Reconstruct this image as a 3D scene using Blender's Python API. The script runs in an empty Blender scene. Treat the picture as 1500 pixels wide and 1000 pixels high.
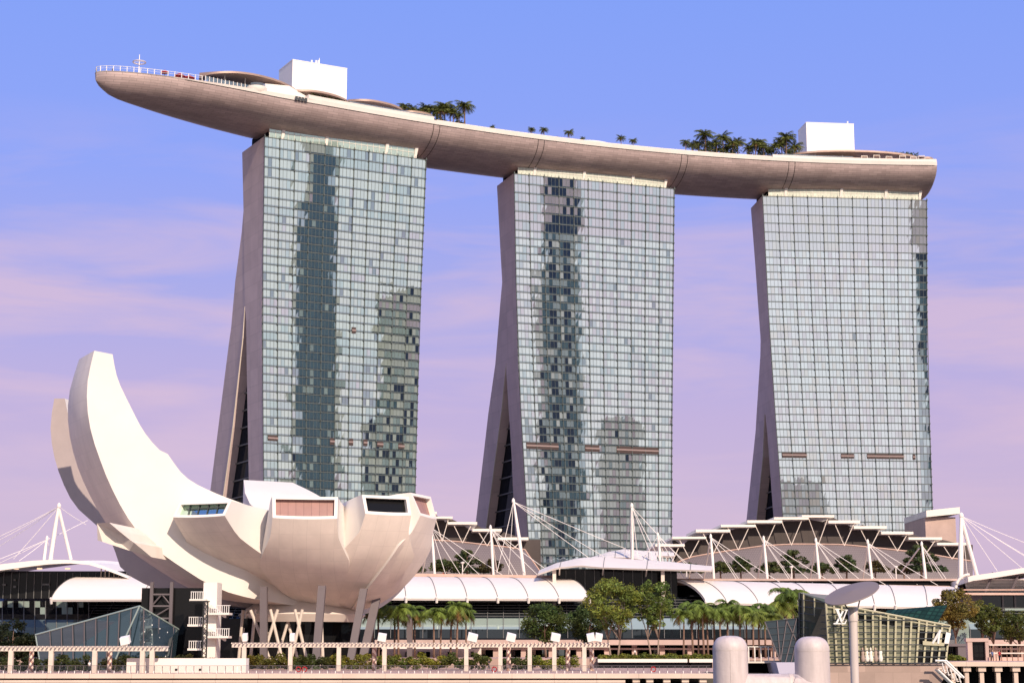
import bpy, bmesh, math, random
from mathutils import Vector, Matrix
random.seed(7)
S = bpy.context.scene
COL = S.collection
R = math.radians
PI = math.pi

# ------------------------------------------------------------------ camera
FPX, PITCH, EYE = 2550.0, R(10.0), 6.5
cam = bpy.data.cameras.new('camera')
cam.sensor_width = 36.0
cam.lens = 36.0 * FPX / 1500.0
cam.clip_start, cam.clip_end = 1.0, 20000.0
cam_o = bpy.data.objects.new('camera', cam)
cam_o.location = (0, 0, EYE)
cam_o.rotation_euler = (R(90) + PITCH, 0, 0)
COL.objects.link(cam_o)
S.camera = cam_o

# ------------------------------------------------------------------ exposure, sky, sun
S.view_settings.view_transform = 'Standard'
S.view_settings.look = 'None'
S.view_settings.exposure = 0.22
S.view_settings.gamma = 1.0
S.view_settings.use_curve_mapping = False
SUN_EL, SUN_AZ = R(33), R(24)           # azimuth: to the right of straight behind the camera
sun_dir = Vector((math.sin(SUN_AZ) * math.cos(SUN_EL), -math.cos(SUN_AZ) * math.cos(SUN_EL), math.sin(SUN_EL)))
sun = bpy.data.lights.new('sun', 'SUN')
sun.energy, sun.angle, sun.color = 4.5, R(0.5), (1.0, 0.83, 0.66)
sun_o = bpy.data.objects.new('sun', sun)
sun_o.rotation_euler = (-sun_dir).to_track_quat('-Z', 'Y').to_euler()
COL.objects.link(sun_o)

W = bpy.data.worlds.new("World")
S.world = W
W.use_nodes = True
wn, wl = W.node_tree.nodes, W.node_tree.links
wn.clear()


def wnode(t, **k):
    n = wn.new(t)
    for a, b in k.items():
        setattr(n, a, b)
    return n


w_out = wnode('ShaderNodeOutputWorld')
sky = wnode('ShaderNodeTexSky', sky_type='NISHITA', sun_disc=False)
sky.sun_elevation, sky.sun_rotation = SUN_EL, math.atan2(sun_dir.x, sun_dir.y)
sky.air_density, sky.dust_density, sky.ozone_density = 1.0, 1.5, 2.0
bg1 = wnode('ShaderNodeBackground')
bg1.inputs[1].default_value = 0.09
wl.new(sky.outputs[0], bg1.inputs[0])
tc = wnode('ShaderNodeTexCoord')
sep = wnode('ShaderNodeSeparateXYZ')
wl.new(tc.outputs['Generated'], sep.inputs[0])


def wramp(stops):
    r = wnode('ShaderNodeValToRGB')
    e = r.color_ramp.elements
    while len(e) < len(stops):
        e.new(0.5)
    for i, (p, c) in enumerate(stops):
        e[i].position = p
        e[i].color = (*c, 1)
    wl.new(sep.outputs['Z'], r.inputs[0])
    return r


east = wramp([(0.0, (.66, .49, .67)), (0.07, (.64, .475, .685)), (0.13, (.57, .44, .73)), (0.20, (.42, .41, .84)),
              (0.27, (.29, .385, .98)), (0.36, (.24, .37, .99)), (0.7, (.16, .26, .80))])
west = wramp([(0.0, (.60, .55, .58)), (0.12, (.70, .665, .70)), (0.28, (.70, .70, .77)), (0.45, (.45, .52, .74)), (0.8, (.2, .3, .7))])
sidef = wnode('ShaderNodeMapRange', interpolation_type='SMOOTHSTEP')
sidef.inputs['From Min'].default_value, sidef.inputs['From Max'].default_value = 0.35, -0.25
wl.new(sep.outputs['Y'], sidef.inputs['Value'])
mixs = wnode('ShaderNodeMix', data_type='RGBA')
wl.new(sidef.outputs[0], mixs.inputs['Factor'])
wl.new(east.outputs[0], mixs.inputs[6])
wl.new(west.outputs[0], mixs.inputs[7])
# thin pink cloud streaks
mp = wnode('ShaderNodeMapping')
mp.inputs['Scale'].default_value = (2.3, 2.3, 15.0)
mp.inputs['Rotation'].default_value = (0, R(-7), 0)
mp.inputs['Location'].default_value = (0.35, 0.0, 1.9)
wl.new(tc.outputs['Generated'], mp.inputs[0])
nz = wnode('ShaderNodeTexNoise')
nz.inputs['Scale'].default_value = 2.2
nz.inputs['Detail'].default_value = 7.0
nz.inputs['Roughness'].default_value = 0.55
nz.inputs['Distortion'].default_value = 0.35
wl.new(mp.outputs[0], nz.inputs['Vector'])
cl_ = wnode('ShaderNodeMapRange')
cl_.inputs['From Min'].default_value, cl_.inputs['From Max'].default_value = 0.44, 0.66
cl_.inputs['To Max'].default_value = 0.68
wl.new(nz.outputs[0], cl_.inputs['Value'])
band = wnode('ShaderNodeValToRGB')
e = band.color_ramp.elements
while len(e) < 4:
    e.new(.5)
for i, (p, v) in enumerate([(0.02, .25), (0.12, .8), (0.20, 1.0), (0.30, 0.0)]):
    e[i].position = p
    e[i].color = (v, v, v, 1)
wl.new(sep.outputs['Z'], band.inputs[0])
mul = wnode('ShaderNodeMath', operation='MULTIPLY')
wl.new(cl_.outputs[0], mul.inputs[0])
wl.new(band.outputs[0], mul.inputs[1])
mixc = wnode('ShaderNodeMix', data_type='RGBA')
wl.new(mul.outputs[0], mixc.inputs['Factor'])
wl.new(mixs.outputs[2], mixc.inputs[6])
mixc.inputs[7].default_value = (.78, .54, .68, 1)
bg2 = wnode('ShaderNodeBackground')
wl.new(mixc.outputs[2], bg2.inputs[0])
bg2.inputs[1].default_value = 0.87
ms = wnode('ShaderNodeMixShader')
ms.inputs[0].default_value = 0.88
wl.new(bg1.outputs[0], ms.inputs[1])
wl.new(bg2.outputs[0], ms.inputs[2])
wl.new(ms.outputs[0], w_out.inputs[0])

# ------------------------------------------------------------------ survey helpers: photograph measurements -> metres
CP, SP = math.cos(PITCH), math.sin(PITCH)


def ray(px, py):
    u = (500 - py) / FPX
    return Vector(((px - 750) / FPX, CP - u * SP, SP + u * CP))


def at(px, py, Y):
    r = ray(px, py)
    return Vector((0, 0, EYE)) + r * (Y / r.y)


def zat(py, Y):
    return at(750, py, Y).z


def xat(px, Y, z):
    return (px - 750) / FPX * (Y * CP + (z - EYE) * SP)


def proj(P):
    d = Vector(P) - Vector((0, 0, EYE))
    D = d.y * CP + d.z * SP
    return 750 + FPX * d.x / D, 500 - FPX * (-d.y * SP + d.z * CP) / D


def lerp(a, b, t):
    return a + (b - a) * t


def pl(tab, x):
    """piecewise linear table [(x, y)...] in ascending x"""
    if x <= tab[0][0]:
        return tab[0][1]
    for (a, b), (c, d) in zip(tab, tab[1:]):
        if x <= c:
            return lerp(b, d, (x - a) / (c - a))
    return tab[-1][1]


# ------------------------------------------------------------------ materials
def material(name, color, rough=0.6, metal=0.0, spec=0.4, noise=0.0, nscale=1.0, bump=0.0, bscale=4.0, color2=None,
             coords='Object', lines=None, attr=None, streak=None):
    m = bpy.data.materials.new(name)
    m.use_nodes = True
    n, l = m.node_tree.nodes, m.node_tree.links
    b = n['Principled BSDF']
    b.inputs['Roughness'].default_value = rough
    b.inputs['Metallic'].default_value = metal
    b.inputs['Specular IOR Level'].default_value = spec
    tcn = n.new('ShaderNodeTexCoord')
    cur = None
    if attr:
        a = n.new('ShaderNodeAttribute')
        a.attribute_name = attr
        cur = a.outputs['Color']
    else:
        rgb = n.new('ShaderNodeRGB')
        rgb.outputs[0].default_value = (*color, 1)
        cur = rgb.outputs[0]
    if noise:
        t = n.new('ShaderNodeTexNoise')
        t.inputs['Scale'].default_value = nscale
        t.inputs['Detail'].default_value = 6
        t.inputs['Roughness'].default_value = .6
        if streak:
            mm = n.new('ShaderNodeMapping')
            mm.inputs['Scale'].default_value = streak
            l.new(tcn.outputs[coords], mm.inputs[0])
            l.new(mm.outputs[0], t.inputs['Vector'])
        else:
            l.new(tcn.outputs[coords], t.inputs['Vector'])
        mr = n.new('ShaderNodeMapRange')
        mr.inputs['From Min'].default_value, mr.inputs['From Max'].default_value = .3, .7
        mr.inputs['To Min'].default_value, mr.inputs['To Max'].default_value = 0, 1
        l.new(t.outputs[0], mr.inputs['Value'])
        mx = n.new('ShaderNodeMix')
        mx.data_type = 'RGBA'
        l.new(mr.outputs[0], mx.inputs['Factor'])
        c2 = color2 or tuple(c * (1 - noise) for c in color)
        if attr:
            hm = n.new('ShaderNodeMix')
            hm.data_type = 'RGBA'
            hm.blend_type = 'MULTIPLY'
            hm.inputs['Factor'].default_value = 1
            l.new(cur, hm.inputs[6])
            hm.inputs[7].default_value = (1 - noise, 1 - noise, 1 - noise, 1)
            l.new(cur, mx.inputs[6])
            l.new(hm.outputs[2], mx.inputs[7])
        else:
            l.new(cur, mx.inputs[6])
            mx.inputs[7].default_value = (*c2, 1)
        cur = mx.outputs[2]
    if lines:
        # panel joints: dict(size=(w,h), axis 'XZ'|'UV', dark=.., mortar=..)
        br = n.new('ShaderNodeTexBrick')
        br.inputs['Scale'].default_value = 1.0
        br.inputs['Brick Width'].default_value = lines['size'][0]
        br.inputs['Row Height'].default_value = lines['size'][1]
        br.inputs['Mortar Size'].default_value = lines.get('mortar', .04)
        br.inputs['Mortar Smooth'].default_value = .2
        br.offset = lines.get('offset', .0)
        br.inputs['Color1'].default_value = (1, 1, 1, 1)
        v2 = 1 - lines.get('vary', .08)
        br.inputs['Color2'].default_value = (v2, v2, v2, 1)
        d = lines.get('dark', .6)
        br.inputs['Mortar'].default_value = (d, d, d, 1)
        ax = lines.get('axis', 'XZ')
        if ax == 'UV':
            l.new(tcn.outputs['UV'], br.inputs['Vector'])
        else:
            sx = n.new('ShaderNodeSeparateXYZ')
            cx = n.new('ShaderNodeCombineXYZ')
            l.new(tcn.outputs['Object'], sx.inputs[0])
            l.new(sx.outputs[ax[0]], cx.inputs[0])
            l.new(sx.outputs[ax[1]], cx.inputs[1])
            l.new(cx.outputs[0], br.inputs['Vector'])
        mu = n.new('ShaderNodeMix')
        mu.data_type = 'RGBA'
        mu.blend_type = 'MULTIPLY'
        mu.inputs['Factor'].default_value = 1
        l.new(cur, mu.inputs[6])
        l.new(br.outputs[0], mu.inputs[7])
        cur = mu.outputs[2]
    l.new(cur, b.inputs['Base Color'])
    if bump:
        t2 = n.new('ShaderNodeTexNoise')
        t2.inputs['Scale'].default_value = bscale
        t2.inputs['Detail'].default_value = 4
        l.new(tcn.outputs[coords], t2.inputs['Vector'])
        bp = n.new('ShaderNodeBump')
        bp.inputs['Strength'].default_value = bump
        bp.inputs['Distance'].default_value = .1
        l.new(t2.outputs[0], bp.inputs['Height'])
        l.new(bp.outputs[0], b.inputs['Normal'])
    return m


def glass_mat(name, refl=.45, tint=(.75, .86, .86), inner=(.03, .05, .055), attr=None, rough=.015, fres=True):
    """opaque architectural glazing: what stands behind the pane (diffuse) under a mirror coat"""
    m = bpy.data.materials.new(name)
    m.use_nodes = True
    n, l = m.node_tree.nodes, m.node_tree.links
    n.remove(n['Principled BSDF'])
    out = n['Material Output']
    d = n.new('ShaderNodeBsdfDiffuse')
    if attr:
        a = n.new('ShaderNodeAttribute')
        a.attribute_name = attr
        l.new(a.outputs['Color'], d.inputs['Color'])
    else:
        d.inputs['Color'].default_value = (*inner, 1)
    g = n.new('ShaderNodeBsdfGlossy')
    g.inputs['Color'].default_value = (*tint, 1)
    g.inputs['Roughness'].default_value = rough
    mx = n.new('ShaderNodeMixShader')
    if fres:
        lw = n.new('ShaderNodeLayerWeight')
        lw.inputs['Blend'].default_value = .25
        mr = n.new('ShaderNodeMapRange')
        mr.inputs['To Min'].default_value = refl
        mr.inputs['To Max'].default_value = 1.0
        l.new(lw.outputs['Fresnel'], mr.inputs['Value'])
        l.new(mr.outputs[0], mx.inputs[0])
    else:
        mx.inputs[0].default_value = refl
    l.new(d.outputs[0], mx.inputs[1])
    l.new(g.outputs[0], mx.inputs[2])
    l.new(mx.outputs[0], out.inputs[0])
    return m


def clear_glass(name, tint=(.8, .9, .9), refl=.18):
    m = bpy.data.materials.new(name)
    m.use_nodes = True
    n, l = m.node_tree.nodes, m.node_tree.links
    n.remove(n['Principled BSDF'])
    t = n.new('ShaderNodeBsdfTransparent')
    t.inputs['Color'].default_value = (*tint, 1)
    g = n.new('ShaderNodeBsdfGlossy')
    g.inputs['Color'].default_value = (.9, .95, .95, 1)
    g.inputs['Roughness'].default_value = .02
    mx = n.new('ShaderNodeMixShader')
    mx.inputs[0].default_value = refl
    l.new(t.outputs[0], mx.inputs[1])
    l.new(g.outputs[0], mx.inputs[2])
    l.new(mx.outputs[0], n['Material Output'].inputs[0])
    return m


def leaf_mat(name):
    m = bpy.data.materials.new(name)
    m.use_nodes = True
    n, l = m.node_tree.nodes, m.node_tree.links
    b = n['Principled BSDF']
    a = n.new('ShaderNodeAttribute')
    a.attribute_name = 'tone'
    l.new(a.outputs['Color'], b.inputs['Base Color'])
    b.inputs['Roughness'].default_value = .6
    b.inputs['Specular IOR Level'].default_value = .25
    tr = n.new('ShaderNodeBsdfTranslucent')
    l.new(a.outputs['Color'], tr.inputs['Color'])
    mx = n.new('ShaderNodeMixShader')
    mx.inputs[0].default_value = .32
    l.new(b.outputs[0], mx.inputs[1])
    l.new(tr.outputs[0], mx.inputs[2])
    l.new(mx.outputs[0], n['Material Output'].inputs[0])
    return m


M = {}
M['concrete'] = material('mauve_concrete', (.70, .54, .52), .75, noise=.14, nscale=.12, lines=dict(size=(7.5, 6.5), axis='YZ', dark=.72, mortar=.07, vary=.10))
M['dark_frame'] = material('dark_frame', (.05, .055, .06), .5)
M['fin'] = material('bronze_fin', (.085, .105, .105), .45, noise=.2, nscale=.3)
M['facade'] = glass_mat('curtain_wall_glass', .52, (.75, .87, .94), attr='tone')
M['atrium'] = glass_mat('atrium_glass', .05, (.6, .7, .8), (.012, .014, .02), fres=False)
M['slab_edge'] = material('slab_edge', (.14, .14, .14), .6)
M['trim'] = material('pale_trim', (.72, .62, .54), .6, noise=.1, nscale=.5)
M['crown'] = material('crown_screen', (.62, .66, .56), .35, noise=.15, nscale=.4, lines=dict(size=(1.5, 1.7), axis='XZ', dark=.62, mortar=.06, vary=.14))
M['crown_glass'] = glass_mat('crown_glass', .35, (.8, .92, .88), (.33, .42, .36))
M['cream'] = material('cream_panel', (.80, .74, .68), .55, noise=.06, nscale=.25)
M['white'] = material('white_paint', (.82, .79, .77), .5, noise=.06, nscale=.3)
M['box_white'] = material('white_cladding', (.84, .80, .77), .5, noise=.05, nscale=.2, lines=dict(size=(3.2, 2.4), axis='XZ', dark=.95, mortar=.03, vary=.015))
M['hull'] = material('hull_cladding', (.56, .435, .415), .40, metal=.22, spec=.15, noise=.18, nscale=.10, lines=dict(size=(4.2, .95), axis='UV', dark=.58, mortar=.07, vary=.22, offset=.5), streak=(1, 1, 1))
M['hull_band'] = material('hull_band', (.76, .68, .63), .5, noise=.07, nscale=.3, lines=dict(size=(5.0, 9), axis='UV', dark=.93, mortar=.05, vary=.04))
M['joint'] = material('joint_black', (.02, .018, .018), .7)
M['bronze'] = material('bronze_roof', (.40, .28, .23), .45, metal=.3, noise=.2, nscale=.3)
M['louvre'] = material('brown_louvre', (.055, .035, .035), .7)
M['louvre_pale'] = material('brown_louvre_blade', (.26, .19, .185), .6)  # blade is a paler brown than the band behind it
M['red'] = material('red_fabric', (.35, .02, .025), .8)
M['shell'] = material('museum_shell', (.86, .76, .68), .55, noise=.13, nscale=.22, bump=.05, bscale=.6, lines=dict(size=(2.4, 3.0), axis='UV', dark=.88, mortar=.045, vary=.06), streak=(1.6, 1.6, .35))
M['shell_white'] = material('museum_white', (.72, .67, .62), .5, noise=.05, nscale=.2)
M['shell_panel'] = material('museum_panel', (.60, .50, .48), .6, noise=.10, nscale=.3, lines=dict(size=(9, 5.0), axis='UV', dark=.7, mortar=.05, vary=.1))
M['mauve_col'] = material('shaded_grey_column', (.14, .115, .125), .6, noise=.12, nscale=.5)  # grey darkened to carry the bowl's shade on the columns; also used for steelwork
M['green_glass'] = glass_mat('green_glass', .22, (.6, .8, .7), (.06, .12, .085))
M['copper_blind'] = material('copper_blind', (.36, .20, .175), .55, noise=.1, nscale=1, lines=dict(size=(1.35, 5), axis='UV', dark=.62, mortar=.05, vary=.12))
M['dark_glass'] = glass_mat('dark_glass', .07, (.5, .55, .6), (.008, .008, .010))
M['black_glass'] = glass_mat('black_glass', .035, (.5, .5, .5), (.010, .010, .011), fres=False)
M['black'] = material('black_void', (.006, .006, .008), .8, spec=.1)
M['mall_glass'] = glass_mat('mall_glass', .10, (.55, .66, .72), (.012, .016, .020))
M['pale_glass'] = glass_mat('pale_glass', .22, (.65, .80, .80), (.30, .37, .33))
M['pav_glass'] = glass_mat('pavilion_glass', .22, (.55, .75, .85), (.022, .040, .055))
M['canopy'] = material('canopy_membrane', (.76, .69, .645), .55, noise=.05, nscale=.3)
M['pink'] = material('pink_parapet', (.66, .44, .36), .7, noise=.2, nscale=.3)
M['pink_stone'] = material('pink_stone', (.55, .40, .35), .75, noise=.25, nscale=.2)
M['theatre'] = material('theatre_cladding', (.20, .165, .17), .6, noise=.10, nscale=.15, lines=dict(size=(.62, .5), axis='XZ', dark=.72, mortar=.09, vary=.05, offset=.5))
M['theatre_wall'] = material('theatre_wall', (.085, .066, .062), .7, noise=.3, nscale=.12, lines=dict(size=(3.6, 30), axis='XZ', dark=.8, mortar=.06, vary=.2))
M['steel_white'] = material('white_steel', (.82, .76, .70), .45)
M['cable'] = material('white_cable', (.84, .78, .74), .4)
M['slab'] = material('cream_slab', (.82, .76, .68), .55, noise=.05, nscale=.4)
M['paving'] = material('pink_paving', (.62, .43, .37), .9, spec=.1, noise=.2, nscale=.08, lines=dict(size=(3, 3), axis='XY', dark=.8, mortar=.05, vary=.12))
M['ground'] = material('ground_soil', (.10, .09, .075), .9, noise=.3, nscale=.02)
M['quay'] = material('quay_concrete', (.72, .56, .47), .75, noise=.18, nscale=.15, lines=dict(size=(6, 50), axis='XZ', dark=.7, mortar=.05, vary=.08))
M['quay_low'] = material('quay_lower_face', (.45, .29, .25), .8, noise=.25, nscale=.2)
M['bark'] = material('bark', (.22, .135, .10), .85, noise=.35, nscale=1.5)
M['bark_pale'] = material('pale_bark', (.32, .235, .19), .85, noise=.35, nscale=2)
M['leaf'] = leaf_mat('leaf')
M['wood_pale'] = material('pale_timber', (.68, .59, .51), .7, noise=.15, nscale=1)
M['pile'] = material('pile_paint', (.61, .52, .51), .5, noise=.22, nscale=3.5, bump=.08, bscale=9, streak=(2, 2, .25))
M['lamp'] = material('lamp_paint', (.62, .53, .50), .45, noise=.2, nscale=6, streak=(2, 2, .2))
M['lamp_disc'] = material('lamp_disc', (.22, .175, .16), .5)
M['black_steel'] = material('black_steel', (.02, .02, .022), .5)
M['lv_base'] = material('boutique_stone', (.47, .34, .29), .75, noise=.15, nscale=.3, lines=dict(size=(2.6, 1.6), axis='XZ', dark=.78, mortar=.05, vary=.28, offset=.5))
M['lv_side'] = glass_mat('boutique_side_glass', .12, (.5, .6, .5), (.050, .055, .045))
M['skirt_glass'] = glass_mat('skirt_glass', .07, (.6, .7, .75), (.07, .095, .10), fres=False)
M['lv_wing'] = glass_mat('boutique_wing_glass', .12, (.5, .62, .7), (.02, .03, .04))
M['lv_glass'] = glass_mat('boutique_glass', .16, (.75, .8, .65), (.26, .25, .17))
M['lv_fin'] = material('boutique_fin', (.48, .44, .30), .5, noise=.1, nscale=1)
M['lv_roof'] = material('green_roof', (.018, .065, .05), .65, spec=.15, noise=.3, nscale=.6, lines=dict(size=(1.1, 1.0), axis='UV', dark=.35, mortar=.16, vary=.5))
M['purple_wall'] = material('lilac_wall', (.47, .44, .56), .7)
M['water'] = material('water', (.02, .05, .05), .08, spec=.6, bump=.35, bscale=.5)
M['skin'] = material('skin', (.45, .27, .2), .6)
M['cloth_blue'] = material('blue_cloth', (.08, .12, .25), .8)
M['cloth_white'] = material('white_cloth', (.7, .68, .66), .8)
M['cloth_dark'] = material('dark_cloth', (.03, .03, .04), .8)
M['office'] = glass_mat('office_glass', .12, (.5, .6, .65), (.045, .075, .085))
M['office_band'] = material('office_band', (.16, .17, .17), .6)
M['rail_glass'] = clear_glass('rail_glass', (.93, .93, .93), .03)
M['pool_glass'] = clear_glass('pool_glass', (.85, .92, .95), .25)
M['person_far'] = material('far_clothes', (.12, .1, .12), .8)
for sw, c in (('spiral', (.42, .24, .2)),):
    m = material('spiral_column', (.78, .62, .52), .7)
    n, l = m.node_tree.nodes, m.node_tree.links
    w_ = n.new('ShaderNodeTexWave')
    w_.bands_direction = 'DIAGONAL'
    w_.inputs['Scale'].default_value = .55
    t_ = n.new('ShaderNodeTexCoord')
    l.new(t_.outputs['Object'], w_.inputs['Vector'])
    r_ = n.new('ShaderNodeValToRGB')
    r_.color_ramp.elements[0].position, r_.color_ramp.elements[1].position = .42, .55
    r_.color_ramp.elements[0].color = (.40, .25, .2, 1)
    r_.color_ramp.elements[1].color = (.8, .66, .56, 1)
    l.new(w_.outputs[0], r_.inputs[0])
    l.new(r_.outputs[0], n['Principled BSDF'].inputs['Base Color'])
    M['spiral'] = m


# ------------------------------------------------------------------ mesh builder
class MB:
    def __init__(s):
        s.v, s.f, s.m, s.c, s.uv = [], [], [], [], []

    def face(s, pts, mi=0, col=None, uv=None):
        i = len(s.v)
        s.v += [tuple(p) for p in pts]
        s.f.append(tuple(range(i, i + len(pts))))
        s.m.append(mi)
        s.c.append(col)
        s.uv.append(uv)

    def grid(s, rows, mi=0, closed=False, uvs=None):
        """rows of points, shared vertices (smooth-shadeable)"""
        i0, n = len(s.v), len(rows[0])
        for r in rows:
            s.v += [tuple(p) for p in r]
        for a in range(len(rows) - 1):
            for b in range(n if closed else n - 1):
                b2 = (b + 1) % n
                s.f.append((i0 + a * n + b, i0 + a * n + b2, i0 + (a + 1) * n + b2, i0 + (a + 1) * n + b))
                s.m.append(mi)
                s.c.append(None)
                s.uv.append([uvs[a][b], uvs[a][b2], uvs[a + 1][b2], uvs[a + 1][b]] if uvs else None)

    def hexa(s, b, t, mi=0):
        """b, t: four bottom and four top points, same order"""
        i = len(s.v)
        s.v += [tuple(p) for p in b] + [tuple(p) for p in t]
        for f in ((3, 2, 1, 0), (4, 5, 6, 7), (0, 1, 5, 4), (1, 2, 6, 5), (2, 3, 7, 6), (3, 0, 4, 7)):
            s.f.append(tuple(i + k for k in f))
            s.m.append(mi)
            s.c.append(None)
            s.uv.append(None)

    def box(s, x0, x1, y0, y1, z0, z1, mi=0):
        s.hexa([(x0, y0, z0), (x1, y0, z0), (x1, y1, z0), (x0, y1, z0)], [(x0, y0, z1), (x1, y0, z1), (x1, y1, z1), (x0, y1, z1)], mi)

    def obox(s, c, ux, uy, uz, mi=0):
        """oriented box: centre and half vectors"""
        c, ux, uy, uz = Vector(c), Vector(ux), Vector(uy), Vector(uz)
        b = [c - ux - uy - uz, c + ux - uy - uz, c + ux + uy - uz, c - ux + uy - uz]
        s.hexa(b, [p + 2 * uz for p in b], mi)

    def tube(s, pts, rad, n=8, mi=0, cap=True):
        pts = [Vector(p) for p in pts]
        if not isinstance(rad, (list, tuple)):
            rad = [rad] * len(pts)
        rows = []
        for k, p in enumerate(pts):
            d = (pts[min(k + 1, len(pts) - 1)] - pts[max(k - 1, 0)]).normalized()
            a = Vector((0, 0, 1)) if abs(d.z) < .95 else Vector((1, 0, 0))
            x = d.cross(a).normalized()
            y = d.cross(x)
            rows.append([p + (x * math.cos(2 * PI * j / n) + y * math.sin(2 * PI * j / n)) * rad[k] for j in range(n)])
        i0 = len(s.v)
        s.grid(rows, mi, closed=True)
        if cap:
            for base in (i0, i0 + (len(rows) - 1) * n):
                s.f.append(tuple(range(base, base + n)))
                s.m.append(mi)
                s.c.append(None)
                s.uv.append(None)

    def prism(s, poly, vec, mi=0):
        poly = [Vector(p) for p in poly]
        vec = Vector(vec)
        n, i = len(poly), len(s.v)
        s.v += [tuple(p) for p in poly] + [tuple(p + vec) for p in poly]
        fs = [tuple(range(i + n - 1, i - 1, -1)), tuple(range(i + n, i + 2 * n))]
        fs += [(i + k, i + (k + 1) % n, i + n + (k + 1) % n, i + n + k) for k in range(n)]
        for f in fs:
            s.f.append(f)
            s.m.append(mi)
            s.c.append(None)
            s.uv.append(None)

    def lathe(s, c, prof, n=24, mi=0):
        c = Vector(c)
        rows = [[c + Vector((r * math.cos(2 * PI * j / n), r * math.sin(2 * PI * j / n), z)) for j in range(n)] for r, z in prof]
        s.grid(rows, mi, closed=True)

    def build(s, name, mats, parent=None, smooth=False, recalc=True, angle=None):
        me = bpy.data.meshes.new(name)
        me.from_pydata(s.v, [], s.f)
        if not isinstance(mats, (list, tuple)):
            mats = [mats]
        for m_ in mats:
            me.materials.append(M[m_] if isinstance(m_, str) else m_)
        me.polygons.foreach_set('material_index', s.m)
        if any(c is not None for c in s.c):
            a = me.attributes.new('tone', 'FLOAT_COLOR', 'FACE')
            flat = []
            for c in s.c:
                flat += [*(c or (.5, .5, .5)), 1.0]
            a.data.foreach_set('color', flat)
        if any(u is not None for u in s.uv):
            ul = me.uv_layers.new(name='UVMap')
            k = 0
            for f, u in zip(s.f, s.uv):
                for j in range(len(f)):
                    ul.data[k].uv = u[j] if u else (0, 0)
                    k += 1
        if recalc:
            bm = bmesh.new()
            bm.from_mesh(me)
            bmesh.ops.recalc_face_normals(bm, faces=bm.faces)
            bm.to_mesh(me)
            bm.free()
        if smooth:
            me.polygons.foreach_set('use_smooth', [True] * len(me.polygons))
            if angle:
                me.set_sharp_from_angle(angle=R(angle))
        me.update()
        o = bpy.data.objects.new(name, me)
        COL.objects.link(o)
        if parent is not None:
            o.parent = parent
            chain, p = Vector((0, 0, 0)), parent
            base = p.get('_b')
            if base is not None:
                o.matrix_parent_inverse = Matrix.Translation(-Vector(base))
        return o


def tag(o, label=None, cat=None, group=None, kind=None):
    if label:
        o['label'] = label
    if cat:
        o['category'] = cat
    if group:
        o['group'] = group
    if kind:
        o['kind'] = kind
    return o


BASES = []


def thing(name, label, cat, base=(0, 0, 0), group=None):
    """Empty at the base of a thing; parts are modelled in world metres and parented to it"""
    o = bpy.data.objects.new(name, None)
    o.location = base
    o.empty_display_size = .5
    COL.objects.link(o)
    o['_b'] = list(base)
    BASES.append(o)
    return tag(o, label, cat, group)


def dup(o, loc, rz=0.0, sc=1.0, label=None, group=None):
    """copy of a thing with its parts and sub-parts"""
    def rec(a, par):
        c = a.copy()
        COL.objects.link(c)
        c.parent = par
        for ch in KIDS.get(a.name, []):
            rec(ch, c)
        return c
    r = rec(o, None)
    r.location, r.rotation_euler, r.scale = loc, (0, 0, rz), (sc, sc, sc)
    if label:
        r['label'] = label
    if group:
        r['group'] = group
    return r


KIDS = {}


def remember(o):
    def rec(a):
        KIDS[a.name] = [c for c in COL.objects if c.parent == a]
        for c in KIDS[a.name]:
            rec(c)
    rec(o)
    return o


ORD = ['first', 'second', 'third', 'fourth', 'fifth', 'sixth', 'seventh', 'eighth', 'ninth', 'tenth', 'eleventh', 'twelfth', 'thirteenth',
       'fourteenth', 'fifteenth', 'sixteenth', 'seventeenth', 'eighteenth', 'nineteenth', 'twentieth']

GZ = 3.0      # promenade level
PZ = 4.7      # raised plaza before the mall

# ------------------------------------------------------------------ the setting: water, ground, promenade
mb = MB()
mb.face([(-6000, -3000, 0), (6000, -3000, 0), (6000, 270, 0), (-6000, 270, 0)])
tag(mb.build('water', 'water'), kind='structure')
mb = MB()
mb.face([(-6000, 262, GZ - .02), (6000, 262, GZ - .02), (6000, 14000, GZ - .02), (-6000, 14000, GZ - .02)])
mb.box(-6000, 6000, 262, 268, -1, GZ - .1)
tag(mb.build('ground', 'ground'), kind='structure')
DX0, DX1 = -140.0, xat(1048, 252, 3)
mb = MB()
mb.box(DX0, DX1, 252.3, 275, GZ - .35, GZ + .004)
mb.box(DX0, DX1 + 60, 275.001, 330, GZ - .35, GZ + .004)
tag(mb.build('promenade_paving', 'paving'), kind='structure')
mb = MB()
mb.box(DX0, DX1, 251.6, 252.3, GZ - .62, GZ + .05)
mb.box(DX0, xat(916, 251, 2), 251.0, 252.3, GZ - 1.22, GZ - .86)
tag(mb.build('promenade_kerb', 'quay'), kind='structure')
mb = MB()
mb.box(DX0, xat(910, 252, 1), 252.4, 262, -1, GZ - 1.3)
mb.box(xat(925, 252, 1), xat(1045, 252, 1), 261, 262, -1, GZ - 1.3, 1)  # black sheet stands in for the shade under the deck
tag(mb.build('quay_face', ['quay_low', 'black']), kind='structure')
mb = MB()
mb.box(-400, 400, 336, 470, 0, PZ)
tag(mb.build('plaza_ground', 'paving'), kind='structure')
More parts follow.
